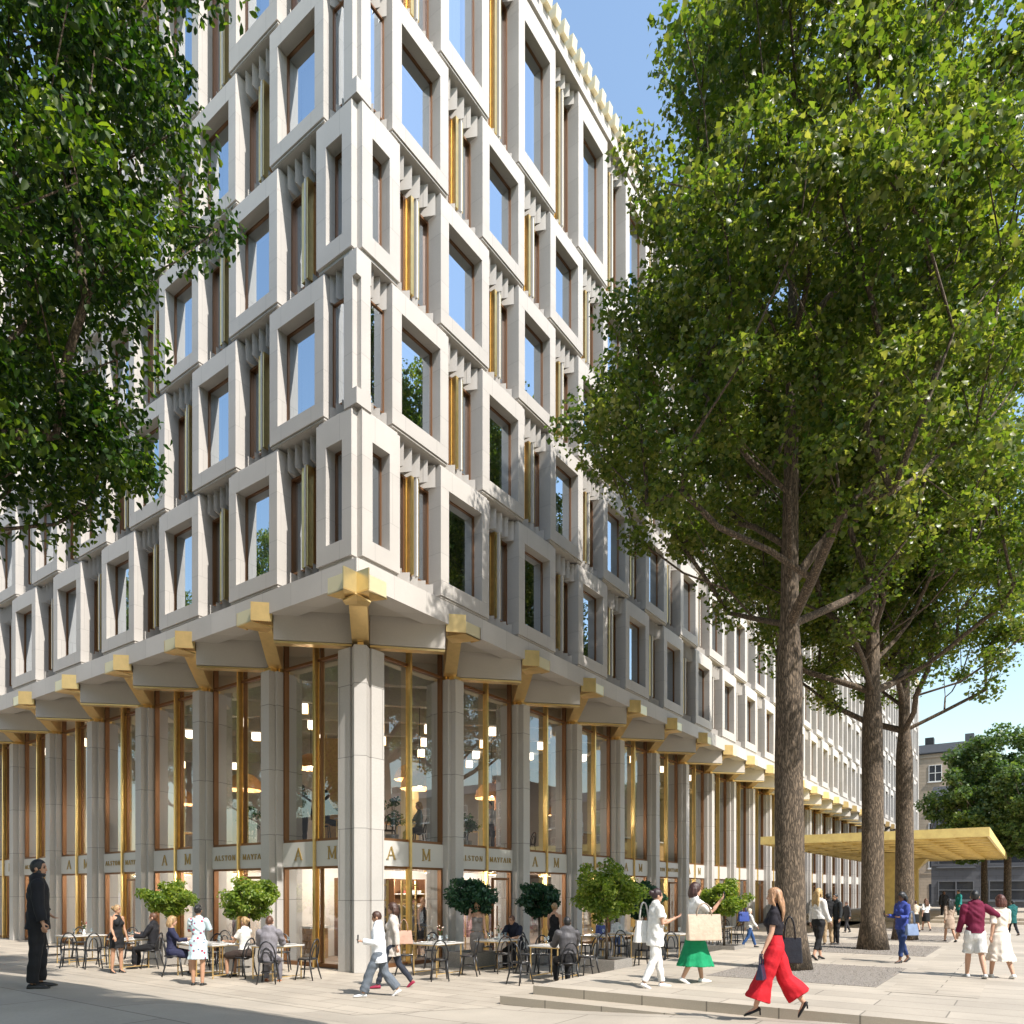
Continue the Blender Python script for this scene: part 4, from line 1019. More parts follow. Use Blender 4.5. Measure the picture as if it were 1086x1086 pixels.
        if kind in ('trousers',):
            ln = o.get('len', 1.0); fl = o.get('flare', 0)
            capsule(cb, [pel+V3((0,0,-.05)), pel+V3((0,0,.05)), pel+V3((0,0,.11))], [(hp_+g_*.7,.112+g_*.7), (hp_+g_*.6,.11+g_*.6), (wst+.02+g_*.6,.095+g_*.6)], 16)
            for k in ('L','R'):
                hip, kn, an, fd = J[k]; bot = an+V3((0,0,.0))
                if ln < .6: capsule(cb, [hip, hip.lerp(kn,.4), hip.lerp(kn, ln*1.8)], [.094+g_, .086+g_, .080+g_+fl], flat='b')
                else:
                    en = kn.lerp(bot, (ln-.5)*2)
                    capsule(cb, [hip, hip.lerp(kn,.4), kn, kn.lerp(en,.45), en], [.093+g_, .081+g_+fl*.3, .060+g_+fl*.6, .056+g_+fl, .043+g_+fl*1.7], flat='b')
        if kind == 'skirt' or kind == 'dress':
            z1 = o.get('top', 1.06); z0 = o.get('z0', .55); r1 = o.get('r0', .20); n2 = 36; rings = []
            if seat is None:
                km = (J['L'][1]+J['R'][1])*.5; km2 = (J['L'][2]+J['R'][2])*.5; ky = abs(J['L'][1].y-J['R'][1].y)*.5
                for i in range(11):
                    f = i/10; z = z1+(z0-z1)*f; fk = f**1.3; cy_ = km.y*f*.6; ring = []
                    hipz = math.exp(-((z-.92)/.10)**2)
                    rx = wst+.01+(r1-wst)*fk+hipz*(hp_-wst)*.55*(1-f*.5); ry = .092+(r1*.86-.092)*fk+hipz*.012+ky*f*.75
                    if z < .97 and z > .55: rx = max(rx, hp_+.034); ry = max(ry, .125+ky*f*.75)
                    for j in range(n2):
                        a = 2*math.pi*j/n2; k = 1+o.get('fold', .05)*f*math.sin(o.get('nf', 9)*a+rs.random()*.2+1.3*f)
                        ring.append(V3((rx*k*math.cos(a), cy_+ry*k*math.sin(a), z)))
                    rings.append(ring)
                rings.append([V3((p.x*.9, cy_+(p.y-cy_)*.9, z0+.03)) for p in rings[-1]])
                cb.ring(rings)
            else:
                capsule(cb, [pel+V3((0,-.02,-.04)), pel+V3((0,0,.08))], [(hp_+g_,.12+g_), (wst+g_+.02,.10+g_)], 16)
                for k in ('L','R'):
                    hip, kn, an, fd = J[k]; capsule(cb, [hip, hip.lerp(kn,.5), hip.lerp(kn,.93)], [.098+g_, .09+g_, .075+g_])
                capsule(cb, [(J['L'][0]+J['R'][0])*.5, (J['L'][1]+J['R'][1])*.5-V3((0,.06,0))], [(.12,.09), (.10,.07)])
        tm(cb); mm = remesh(cb, o.get('vox', .010 if fine else .016)*S, 3); wrinkle(mm, S, .0065 if kind != 'skirt' else .004, kind == 'trousers' and o.get('flare', 0) > .05); mm.materials.append(MAT[mk])
        link({'top': 'shirt', 'trousers': 'trousers' if o.get('len', 1) > .6 else 'shorts'}.get(kind, kind), mm, t)
    t['_hands'] = [list(T(J['la'][2]+J['la'][3]*.07)), list(T(J['ra'][2]+J['ra'][3]*.07))]
    t['_sh'] = [list(T(J['la'][0])), list(T(J['ra'][0]))]
    return t
def hand_pos(t, i, which='_hands'):
    v = Vector(t[which][i]); a = t.rotation_euler.z
    return Vector((v.x*math.cos(a)-v.y*math.sin(a), v.x*math.sin(a)+v.y*math.cos(a), v.z))+t.location
def bag(label, pos, rz, wd, hg, dp, rgb, handle=.25, rough=.5, slope=.85, group=None, wall=True):
    """pos is the top middle of the bag"""
    t = thing('handbag', label, 'bag', (pos[0], pos[1], pos[2]-hg), rz, group); b = MB(); rings = []
    for f in (0, .03, .25, .6, .9, 1.0):
        w_ = wd/2*(1-(1-slope)*f) if slope < 1 else wd/2*(1-(slope-1)*(1-f)); d_ = dp/2*(1-.75*f**1.5); k = .93 if f in (0,) else 1
        z = hg*f; c = .25*d_
        rings.append([(-w_*k+c,-d_*k,z),(w_*k-c,-d_*k,z),(w_*k,-d_*k+c,z),(w_*k,d_*k-c,z),(w_*k-c,d_*k,z),(-w_*k+c,d_*k,z),(-w_*k,d_*k-c,z),(-w_*k,-d_*k+c,z)])
    b.ring(rings); b.build('bag_body', cmat(rgb, rough), t)
    for y in (-.012, .012):
        h_ = MB(); h_.tube([(wd*.22*math.cos(a), y*(1+hg), hg*.94+handle*math.sin(a)) for a in [math.pi*i/10 for i in range(11)]], .009 if wd < .5 else .012, 6)
        h_.build('handle', cmat(tuple(c*.7 for c in rgb), rough), t, smooth=True)
    return t
def phone(label, pos, rz):
    t = thing('phone', label, 'phone', pos, rz); b = MB(); b.box(-.037, .037, -.005, .005, -.075, .075); b.build('phone_case', 'black_iron', t)
    MB().box(-.033, .033, -.0065, -.005, -.068, .068).build('screen', 'window_dark', t); return t
BLK = (0.012,0.012,0.014); NAVY = (0.02,0.022,0.055); WHT = (0.78,0.77,0.75); BLOND = (0.40,0.255,0.125); BRN = (0.06,0.025,0.015); RED_H = (0.115,0.05,0.026)
# flowered dress cloth
def floral():
    m = bpy.data.materials.new('floral_cloth'); m.use_nodes = True; nt = m.node_tree; b = nt.nodes['Principled BSDF']; b.inputs['Roughness'].default_value = .8
    tc = nt.nodes.new('ShaderNodeTexCoord'); v = nt.nodes.new('ShaderNodeTexVoronoi'); v.inputs['Scale'].default_value = 11; nt.links.new(tc.outputs['Object'], v.inputs['Vector'])
    r = nt.nodes.new('ShaderNodeValToRGB'); r.color_ramp.interpolation = 'CONSTANT'; r.color_ramp.elements[0].color = (.45,.04,.06,1); r.color_ramp.elements[1].position = .30; r.color_ramp.elements[1].color = (.50,.62,.68,1)
    e = r.color_ramp.elements.new(.22); e.color = (.08,.12,.22,1)
    nt.links.new(v.outputs['Distance'], r.inputs['Fac']); nt.links.new(r.outputs['Color'], b.inputs['Base Color']); MAT['floral_cloth'] = m
floral()
def px_person(label, px, yh, yf, z, heading, pose='stand', **k):
    p = gp(px, yf, z); h = (yf-yh)*p.y/F
    if k.get('heel'): h -= k['heel']*.9
    return person(label, p, h, heading, pose, **k)
# ---- standing and walking, left to right
px_person('man in a black suit standing alone in the left foreground, hand in pocket', 40, 912, 1047, .5, 32, 'stand', female=False, hair=BLK, beard=True, skin='tan', turn=18,
    la=(-14,26,62,.35), ra=(2,9,10,0), L=(4,4,5), R=(-3,2,5), clothes=[('trousers', BLK, dict(g=.014, flare=.008)), ('jacket', (0.012,0.013,0.017), dict(hem=.80, g=.028, neck=1.46, loose=.02))])
px_person('blonde woman in a sleeveless black dress standing by the left tables', 124, 960, 1032, 0, 335, 'stand', hair=BLOND, style='bun', skin='tan', heel=.05, turn=-25,
    ra=(10,8,22,.1), clothes=[('dress', BLK, dict(sleeve=0, z0=.60, r0=.165, fold=.02, neck=1.42))])
px_person('dark haired woman in a flowered pale blue dress seen from behind', 210, 960, 1045, 0, 96, 'stand', hair=BLK, style='bun', skin='tan',
    la=(30,14,70,.5), ra=(30,14,70,.5), clothes=[('dress', (.5,.6,.65), dict(sleeve=.5, z0=.56, r0=.205, fold=.04, neck=1.40, mat='floral_cloth'))])
w_a = px_person('young man in a loose white shirt and grey trousers walking left with his phone', 402, 965, 1057, 0, 183, 'walk', female=False, hair=BRN, skin='tan', nod=12, lean=3,
    la=(8,8,88,.25), ra=(5,8,15,0), shoes=(.7,.7,.7), clothes=[('trousers', (0.12,0.14,0.17), dict(len=.97, g=.02, flare=.02)), ('top', (.70,.73,.78), dict(hem=.72, g=.03, loose=.045, neck=1.45))])
w_b = px_person('woman with a pink shoulder bag walking left just behind the man in white', 417, 956, 1048, 0, 183, 'walk', hair=BRN, style='bob', skin='mid', shoes=(.25,.02,.05),
    clothes=[('trousers', (0.03,0.035,0.05), dict(g=.006)), ('jacket', (.52,.47,.43), dict(hem=.68, g=.022, loose=.03))])
px_person('blonde woman in a grey strapless dress touching her hair by the dark bay tree', 506, 957, 1027, 0, 275, 'stand', hair=BLOND, style='bun', skin='mid',
    ra=(62,14,150,.3), clothes=[('dress', (.20,.18,.17), dict(sleeve=0, z0=.25, r0=.17, fold=.02, neck=1.36))])
px_person('blonde woman in a black halter dress with her back to the tables', 588, 958, 1026, 0, 62, 'stand', hair=BLOND, style='bun', skin='mid', la=(10,10,30,0),
    clothes=[('dress', BLK, dict(sleeve=0, z0=.30, r0=.19, fold=.03, neck=1.40))])
px_person('person in a blue jacket standing behind the bright bay tree', 637, 975, 1014, 0, 92, 'stand', fine=False, hair=BRN, clothes=[('trousers', (.25,.18,.12)), ('jacket', (.07,.10,.28), dict(hem=.8, g=.02))])
px_person('person in a white jacket and jeans standing behind the bright bay tree', 654, 974, 1013, 0, 92, 'stand', fine=False, female=False, hair=BLK, clothes=[('trousers', (.06,.10,.22)), ('jacket', (.66,.68,.70), dict(hem=.86, g=.025))])
w_w = px_person('woman dressed all in white with a white bag, walking right up on the plaza', 695, 942, 1047, .3, 12, 'stroll', hair=(.03,.012,.015), style='bun', skin='mid', lean=2,
    la=(14,8,88,.2), ra=(10,8,104,.1), shoes=(.6,.6,.6), clothes=[('trousers', (.74,.73,.71), dict(g=.012, len=.98)), ('top', (.76,.75,.73), dict(sleeve=.35, hem=.74, g=.022, loose=.03, neck=1.46))])
w_g = px_person('woman in a green skirt and white top raising her phone', 737, 936, 1042, .3, 8, 'stroll', hair=(.05,.02,.016), style='bob', skin='mid',
    la=(8,14,30,0), ra=(52,6,92,0), shoes=(.74,.74,.73), clothes=[('top', WHT, dict(sleeve=.5, hem=.95, g=.016)), ('skirt', (.006,.24,.10), dict(z0=.30, r0=.31, fold=.07, nf=8))])
px_person('woman in a white jumper and jeans with a blue bag walking past the bay tree', 795, 963, 1005, .3, 5, 'walk', fine=False, hair=(.55,.5,.4), style='bob',
    clothes=[('trousers', (.03,.08,.22), dict(g=.01)), ('top', (.68,.66,.62), dict(hem=.84, g=.025))])
w_r = px_person('blonde woman striding left in wide red trousers and a black top', 822, 940, 1078, .29, 158, 'walk', hair=(.40,.22,.12), style='long', skin='mid', heel=.075, turn=10,
    L=(19,3,2), R=(-17,20,2), la=(8,10,14,0), ra=(-4,12,16,0), shoes=BLK, clothes=[('top', (.016,.014,.02), dict(sleeve=.38, hem=1.06, g=.012)), ('trousers', (.50,.012,.022), dict(flare=.072, g=.016, len=.88))])
px_person('blonde woman in a white blouse and black cropped trousers beside the middle tree', 868, 942, 1018, .3, 25, 'stroll', hair=(.48,.33,.15), style='long', skin='mid', heel=.05,
    clothes=[('trousers', BLK, dict(len=.86, g=.012)), ('top', (.66,.64,.62), dict(hem=.96, g=.022, loose=.02))])
px_person('man in a black T-shirt and beige trousers with his back turned', 878, 948, 1002, .3, 85, 'stand', female=False, fine=False, hair=BLK, clothes=[('trousers', (.42,.30,.18)), ('top', BLK, dict(sleeve=.5, hem=.9))])
px_person('man in a black leather jacket and black trousers facing left', 886, 948, 1002, .3, 205, 'stand', female=False, fine=False, hair=BLK, skin='tan', clothes=[('trousers', BLK), ('jacket', (.02,.022,.025), dict(hem=.88, g=.025, rough=.4))])
px_person('man in a dark grey suit walking left in front of the entrance wall', 898, 956, 989, .3, 190, 'stroll', female=False, fine=False, hair=BRN, clothes=[('trousers', (.04,.04,.045)), ('jacket', (.05,.05,.055), dict(hem=.82, g=.022))])
w_u = px_person('woman in a blue jacket and jeans looking at her phone by the third tree', 957, 946, 1021, .3, 196, 'stroll', hair=BLK, style='bob', skin='brown', nod=14, heel=.03,
    la=(8,8,82,.1), ra=(6,8,92,.15), clothes=[('trousers', (.025,.05,.16), dict(len=.92, g=.008)), ('jacket', (.045,.07,.30), dict(hem=.82, g=.02, loose=.02))])
px_person('woman in a white top and black skirt walking away under the canopy', 982, 953, 987, .3, 92, 'stroll', fine=False, hair=RED_H, style='long', clothes=[('top', WHT, dict(sleeve=.6)), ('skirt', BLK, dict(z0=.5, r0=.16, fold=.02))])
px_person('dark haired woman in a fitted beige dress walking away', 1007, 953, 999, .3, 92, 'stroll', fine=False, hair=BLK, style='long', skin='tan', clothes=[('dress', (.36,.27,.21), dict(sleeve=1.0, z0=.52, r0=.165, fold=.02))])
w_m = px_person('man in a maroon shirt and white shorts, arm round the woman in white', 1034, 944, 1037, .3, 78, 'stroll', female=False, hair=BLK, skin='mid', turn=12,
    ra=(20,54,34,.15), la=(4,8,18,0), shoes=(.5,.5,.5), clothes=[('trousers', (.66,.65,.64), dict(len=.52, g=.018, flare=.012)), ('top', (.13,.008,.035), dict(hem=.88, g=.02, neck=1.46))])
w_d = px_person('woman in a long white dress walking away beside the man in maroon', 1061, 949, 1037, .3, 92, 'stroll', hair=(.10,.03,.02), style='bob', skin='mid', shoes=WHT,
    clothes=[('dress', (.70,.62,.54), dict(sleeve=.55, z0=.36, r0=.27, fold=.07, neck=1.42))])
px_person('man in black standing far back at the dark building', 1001, 945, 976, .3, 270, 'stand', female=False, fine=False, hair=BLK, skin='brown', clothes=[('trousers', BLK), ('jacket', BLK, dict(hem=.7, g=.03))])
px_person('person in a turquoise coat standing far back at the dark building', 1017, 944, 976, .3, 180, 'stand', fine=False, hair=BLK, style='short', skin='tan', clothes=[('trousers', (.02,.08,.09)), ('jacket', (.015,.20,.19), dict(hem=.6, g=.03, loose=.03))])
px_person('person in a dark teal coat at the far right edge', 1074, 955, 992, .3, 100, 'stroll', female=False, fine=False, hair=BLK, clothes=[('trousers', (.015,.015,.02)), ('jacket', (.01,.10,.10), dict(hem=.62, g=.03, loose=.03))])
px_person('woman in a pale top and dark skirt half hidden behind the third trunk', 971, 955, 988, .3, 90, 'stroll', fine=False, hair=BRN, clothes=[('top', (.6,.5,.4), dict(sleeve=.6)), ('skirt', BLK, dict(z0=.5, r0=.16, fold=.02))])
# ---- things they carry
q = hand_pos(w_b, 1, '_sh'); bag('pink leather bag on the shoulder of the woman behind the man in white', (q.x+.22, q.y-.14, q.z-.22), R(8), .36, .27, .13, (.46,.29,.22), .24)
q = gp(736, 1042, .3); bag('huge pale beige tote with straps on the arm of the woman in green', (q.x+.10, q.y-.29, 1.54), R(6), .62, .46, .17, (.50,.40,.31), .22, .6, .96)
q = hand_pos(w_w, 0); bag('white bag hanging behind the woman dressed in white', (q.x-.50, q.y-.1, q.z-.02), R(10), .36, .38, .16, (.74,.73,.71), .34, .7, .7)
q = hand_pos(w_r, 1, '_sh'); bag('black leather tote at the hip of the woman in red trousers', (q.x+.17, q.y-.05, q.z-.34), R(-12), .32, .34, .13, (.015,.015,.022), .30, .35, .9)
q = hand_pos(w_r, 0); bag('small navy handbag in front of the woman in red trousers', (q.x-.02, q.y-.02, q.z-.13), R(60), .26, .20, .1, (.02,.022,.05), .14, .4)
q = hand_pos(w_u, 0, '_sh'); bag('pale blue handbag at the hip of the woman in the blue jacket', (q.x-.02, q.y-.22, q.z-.40), R(10), .30, .26, .12, (.18,.24,.38), .30, .5)
p_ = gp(795, 1005, .3); bag('royal blue handbag of the woman in the white jumper', (p_.x-.22, p_.y-.12, 1.35), R(10), .34, .28, .14, (.03,.06,.26), .2)
q = hand_pos(w_a, 0); phone('phone in the hand of the man in the white shirt', (q.x-.03, q.y, q.z+.04), R(90))
q = hand_pos(w_g, 1); phone('phone held up by the woman in the green skirt', (q.x+.03, q.y, q.z+.04), R(90))
q = hand_pos(w_u, 1); phone('phone in the hand of the woman in blue', (q.x-.03, q.y, q.z+.03), R(80))
# ================================================================== CAFE TERRACE
def make_chair(loc, rz, label):
    t = thing('cafe_chair', label, 'chair', loc, rz, 'black bentwood chairs on the terrace')     # faces +y
    b = MB(); b.lathe([(.01,.44),(.185,.44),(.205,.452),(.205,.468),(.185,.475),(.01,.470)], 20); b.build('seat', 'black_iron', t, smooth=True)
    for sx in (-1, 1):
        MB().tube([(sx*.14,.13,.45),(sx*.155,.155,.22),(sx*.185,.19,0)], [.019,.018,.014], 8).build('leg', 'black_iron', t, smooth=True)
        MB().tube([(sx*.155,-.14,.46),(sx*.165,-.175,.22),(sx*.19,-.235,0)], [.019,.018,.014], 8).build('leg', 'black_iron', t, smooth=True)
    b = MB(); b.tube([(.155*math.cos(a), .15*math.sin(a), .235) for a in [2*math.pi*i/20 for i in range(21)]], .011, 6); b.build('stretcher', 'black_iron', t, smooth=True)
    b = MB(); n = 18
    b.tube([(.165*math.cos(a)*(1.08 if 0 < i < n else 1), -.15-.085*math.sin(a)*1.0-.0, .46+.43*math.sin(a)**.8) for i, a in enumerate([math.pi*i/n for i in range(n+1)])], .016, 8)
    b.tube([(.095*math.cos(a), -.155-.06*math.sin(a), .46+.30*math.sin(a)**.8) for a in [math.pi*i/n for i in range(n+1)]], .013, 8)
    b.build('backrest', 'black_iron', t, smooth=True)
    return t
def make_table(loc, rz, label, wd=.8, dp=.8):
    t = thing('cafe_table', label, 'table', loc, rz, 'marble and brass tables on the terrace')
    b = MB(); b.box(-wd/2, wd/2, -dp/2, dp/2, .725, .75); b.build('tabletop', 'marble', t)
    for sx in (-1, 1):
        for sy in (-1, 1): MB().box(sx*(wd/2-.05)-.011, sx*(wd/2-.05)+.011, sy*(dp/2-.05)-.011, sy*(dp/2-.05)+.011, 0, .70).build('leg', 'gold_paint', t)
    b = MB()
    for sy in (-1, 1): b.box(-wd/2+.062, wd/2-.062, sy*(dp/2-.05)-.009, sy*(dp/2-.05)+.009, .06, .08)
    b.box(-wd/2+.03, wd/2-.03, -dp/2+.03, dp/2-.03, .70, .725); b.build('frame', 'gold_paint', t); return t
def px_table(px, yf, rz, label, wd=.8, dp=.8):
    p = gp(px, yf); p.z = .006; return make_table(p, rz, label, wd, dp)
TA = ROT
tables = [(86,1021,'leftmost marble topped table with a flower vase', 1.0, .8), (137,1027,'table in front of the seated man in black', .75, .75), (211,1034,'table between the woman in navy and the flowered dress', .75, .75),
          (231,1036,'table in front of the blonde woman in the white blouse', .75, .75), (294,1038,'table in front of the man in the grey suit', .85, .8),
          (464,1034,'laid table with flowers nearest the corner column on the right', .95, .8), (527,1029,'laid table beside the woman in the grey dress', .9, .75),
          (588,1038,'table in front of the man with his back turned, by the plaza steps', .95, .8), (634,1021,'table behind the bright bay tree', .75, .75),
          (664,1017,'table right of the bright bay tree stem', .75, .75), (714,1018,'table behind the woman in white', .8, .75), (762,1006,'farthest table near the last bay tree', .8, .75)]
TP = []
for px, yf, lb, wd, dp in tables:
    rz = TA if px > 380 else TA; px_table(px, yf, rz, lb+' on the terrace' if len(lb.split()) < 8 else lb, wd, dp); p = gp(px, yf); TP.append(p)
near = ['facing right', 'seen from behind', 'seen from the side', 'turned to the table']
chairs = [(58,1022,0,'chair at the left end of the leftmost table'), (74,1026,0,'nearer chair of the leftmost table, left one'), (98,1027,0,'nearer chair of the leftmost table, right one'), (84,1016,0,'chair on the far side of the leftmost table'), (114,1023,0,'chair at the right end of the leftmost table'),
          (140,1017,1,'chair on the far side of the table of the man in black'), (161,1027,1,'chair under the seated man in black'), (184,1035,2,'chair under the woman in navy'), (226,1030,2,'chair hidden behind the flowered dress'), (212,1025,2,'chair on the far side of the table of the woman in navy'),
          (258,1037,3,'chair under the blonde woman in the white blouse'), (237,1023,3,'chair on the far side of the blonde woman\'s table'), (285,1043,4,'chair under the man in the grey suit'), (299,1030,4,'chair on the far side of the grey suited man\'s table'), (326,1039,4,'empty chair standing just left of the corner column'),
          (430,1034,5,'chair just right of the corner column, facing right'), (466,1040,5,'chair seen from behind in front of the flowered table'), (458,1027,5,'chair on the far side of the flowered table'), (497,1035,5,'chair at the right of the flowered table'),
          (534,1032,6,'chair in front of the table of the woman in grey'), (515,1022,6,'chair on the far side of the table of the woman in grey'), (548,1026,6,'chair under the man in navy'),
          (552,1044,7,'empty chair nearest to the plaza steps'), (577,1033,7,'chair on the far side of the table by the plaza steps'), (602,1045,7,'chair under the man with his back turned'), (623,1036,7,'chair between the seated man and the bright bay tree'), (560,1033,7,'chair behind the empty one by the plaza steps'),
          (619,1020,8,'chair left of the table behind the bright bay tree'), (640,1026,8,'chair in front of the table behind the bright bay tree'), (660,1021,9,'chair seen through the stem of the bright bay tree'), (682,1027,9,'chair just left of the woman dressed in white'), (676,1012,9,'chair on the far side, right of the bright bay tree'),
          (712,1024,10,'chair seen between the woman in white and the green skirt'), (700,1013,10,'chair on the far side behind the woman in white'), (729,1016,10,'chair behind the green skirt'), (756,1010,11,'chair in front of the farthest table'), (781,1005,11,'chair at the right end of the farthest table'), (768,1001,11,'chair on the far side of the farthest table')]
proto = None
def face_to(p, q): return math.atan2(q.y-p.y, q.x-p.x)-math.pi/2
CH = []
for px, yf, ti, lb in chairs:
    p = gp(px, yf); p.z = .006; rz = face_to(p, TP[ti])+rnd.uniform(-.15, .15)
    if proto is None: proto = make_chair(p, rz, lb); c = proto
    else: c = dup(proto, p, rz, lb)
    CH.append(c)
def seat_person(i, label, h, tilt=0, **k):
    c = CH[i]; hd = math.degrees(c.rotation_euler.z)+90+tilt; d = Vector((math.cos(R(hd)), math.sin(R(hd)), 0))
    return person(label, c.location+d*-.04, h, hd, 'sit', seat=.47, **k)
seat_person(6, 'man in a black jacket sitting at a table on the left', 1.74, female=False, hair=RED_H, clothes=[('trousers', BLK, dict(len=.98)), ('jacket', (.016,.016,.02), dict(g=.02, neck=1.46))])
seat_person(7, 'blonde woman in a navy dress sitting at a table, facing right', 1.68, hair=BLOND, style='bob', skin='mid', clothes=[('dress', NAVY, dict(sleeve=.9, neck=1.40))])
seat_person(10, 'blonde woman in a white blouse sitting and facing left', 1.68, hair=BLOND, style='bun', skin='tan', clothes=[('top', (.66,.64,.60), dict(sleeve=.35)), ('skirt', (.05,.035,.03), {})])
seat_person(12, 'red haired man in a grey suit sitting with his back to us', 1.80, female=False, hair=RED_H, shoes=(.30,.09,.03), lean=8, nod=12, clothes=[('trousers', (.17,.16,.18), {}), ('jacket', (.19,.18,.20), dict(g=.022, neck=1.46))])
seat_person(21, 'man in a navy shirt bending over his table beside the bay tree', 1.74, female=False, hair=RED_H, lean=24, skin='tan', clothes=[('trousers', BLK, {}), ('top', (.014,.016,.03), dict(g=.018, sleeve=.5))])
seat_person(24, 'man in a shiny grey jacket sitting with his back to us by the steps', 1.80, female=False, hair=BLK, skin='brown', style='bald', lean=6, clothes=[('trousers', BLK, {}), ('jacket', (.075,.072,.078), dict(g=.026, neck=1.46, rough=.5))])
# --- table ware
def vase(loc, label, seed):
    t = thing('flower_vase', label, 'vase', loc, seed, 'small vases on the tables'); b = MB()
    b.lathe([(.02,0),(.038,.01),(.042,.05),(.028,.10),(.02,.13),(.024,.15)], 12); b.build('vase_body', 'porcelain', t, smooth=True)
    r2 = random.Random(seed); b = MB(); f = MB()
    for i in range(9):
        a = r2.uniform(0, 6.28); e = Vector((.10*math.cos(a)*r2.uniform(.3,1), .10*math.sin(a)*r2.uniform(.3,1), .15+r2.uniform(.10,.24)))
        b.tube([(0,0,.13), (e.x*.4, e.y*.4, .22), tuple(e)], .003, 4); f.ell(e, (.018,.018,.014), 6, 4, 0 if i % 3 else 1)
        for _ in range(3):
            l = e.lerp(Vector((0,0,.16)), r2.uniform(.1,.7)); dv = Vector((r2.uniform(-1,1), r2.uniform(-1,1), r2.uniform(-.2,.8)))*.035
            b.add([l, l+dv*.6+Vector((.01,-.01,0)), l+dv*1.3, l+dv*.6+Vector((-.01,.01,0))], [(0,1,2,3)])
    b.build('stems', cmat((.03,.08,.02), .6), t); f.build('flowers', [cmat((.62,.5,.42), .6), cmat((.40,.05,.05), .6)], t); return t
names = ['leftmost', 'second', 'third', 'fourth', 'fifth', 'corner', 'grey dress', 'plaza step', 'bay tree', 'stem', 'white', 'farthest']
plate_me = MB().lathe([(.01,0),(.075,.0),(.115,.014),(.118,.018),(.075,.006),(.01,.005)], 20).mesh('plate', 'porcelain', True)
gl_me = MB().lathe([(.028,0),(.03,.004),(.004,.008),(.004,.07),(.03,.10),(.034,.14),(.03,.17),(.028,.17),(.031,.14),(.027,.104),(.003,.085)], 14).mesh('wine_glass', 'clear_glass', True)
for i, ((px, yf, lb, wd, dp), p) in enumerate(zip(tables, TP)):
    short = lb.split(' table')[0].split(',')[0]
    if i in (0, 2, 5, 6): vase((p.x+.05, p.y+.05, .757), 'small vase of flowers on the '+lb.replace(' on the terrace', '')[:60].rsplit(' ', 1)[0] if len(lb) > 60 else 'small vase of flowers on the '+lb, i+1)
    for j, (a, c) in enumerate(((-.24,-.2), (.24,.2), (-.22,.22), (.22,-.22))):
        if i not in (0, 4, 5, 6, 7) and j > 1: continue
        q = Vector((a*math.cos(TA)-c*math.sin(TA), a*math.sin(TA)+c*math.cos(TA), 0))+p
        o = link('plate', plate_me, None, (q.x, q.y, .757)); tag(o, 'white plate laid on the '+lb if len(lb.split()) < 11 else 'white plate laid on the '+' '.join(lb.split()[:10]), 'plate', 'plates laid on the terrace tables')
        q2 = q+Vector((.10*(1 if a < 0 else -1), .08, 0)); o = link('wine_glass', gl_me, None, (q2.x, q2.y, .757)); tag(o, 'stemmed glass on the '+' '.join(lb.split()[:11]), 'glass', 'glasses on the terrace tables')
# --- clipped bay trees in granite boxes
def bay_tree(px, yc, D, label, r, mt, seed, box=.62, hgt=.34, flat=.8, z=0.0, stem=None):
    p = at(px, D, z+.006); zc = HC-(yc-HY)/F*D-z
    rs = np.random.RandomState(seed); cs = []
    while len(cs) < 70:
        v = rs.uniform(-1, 1, 3)
        if .25 < np.linalg.norm(v) < 1: cs.append((v[0]*r*.82, v[1]*r*.82, zc+v[2]*r*.82*flat+r*.08*math.sin(5*v[0]+seed)))
    for _ in range(9):
        v = rs.normal(size=3); v /= np.linalg.norm(v); cs.append((v[0]*r*1.0, v[1]*r*1.0, zc+abs(v[2])*r*flat*1.0))
    lm = leaf_cloud(rs, cs, [r*.26*rs.uniform(.8,1.2) for _ in cs], 95, .085, 'crown', mt, .3, 'oval')
    t = thing('bay_tree', label, 'tree', p, rs.uniform(0,1), 'clipped round bay trees'); link('crown', lm, t)
    b = MB(); b.tube([(0,0,hgt-.02),(.012,.008,hgt+.4),(-.005,.0,zc-.3*r),(.0,.01,zc+.2*r)], [.036,.03,.027,.015], 9)
    for i in range(7):
        a = i*.9+seed; b.tube([(0,0,zc-.5*r), (.4*r*math.cos(a), .4*r*math.sin(a), zc-.1*r), (.7*r*math.cos(a), .7*r*math.sin(a), zc+.3*r)], [.014,.01,.005], 5)
    b.build('trunk', 'bark', t, smooth=True)
    pt = thing('planter', 'square granite planter under the '+label.split(',')[0], 'planter', p, ROT, 'granite planters'); k = box
    b = MB(); o_, i_ = k, k-.05
    b.ring([[(-o_,-o_,0),(o_,-o_,0),(o_,o_,0),(-o_,o_,0)], [(-o_,-o_,hgt),(o_,-o_,hgt),(o_,o_,hgt),(-o_,o_,hgt)], [(-i_,-i_,hgt),(i_,-i_,hgt),(i_,i_,hgt),(-i_,i_,hgt)], [(-i_,-i_,hgt-.07),(i_,-i_,hgt-.07),(i_,i_,hgt-.07),(-i_,i_,hgt-.07)]])
    b.build('box', 'granite', pt); MB().box(-i_+.002, i_-.002, -i_+.002, i_-.002, hgt-.09, hgt-.055).build('soil', cmat((.05,.035,.025), .95), pt)
    return t
bay_tree(180, 956, 19.3, 'leftmost bay tree, sunlit, behind the woman in the black dress', .70, 'bay_leaf', 1, .40, .62, .72)
bay_tree(264, 955, 17.8, 'sunlit bay tree left of the corner column', .70, 'bay_leaf', 2, .40, .62, .72)
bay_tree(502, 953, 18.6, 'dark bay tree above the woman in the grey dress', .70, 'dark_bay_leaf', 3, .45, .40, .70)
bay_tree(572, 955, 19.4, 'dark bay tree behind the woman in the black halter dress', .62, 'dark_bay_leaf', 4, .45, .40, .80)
bay_tree(643, 950, 17.3, 'large bright bay tree in the middle of the right terrace', .88, 'bay_leaf', 5, .45, .34, .86)
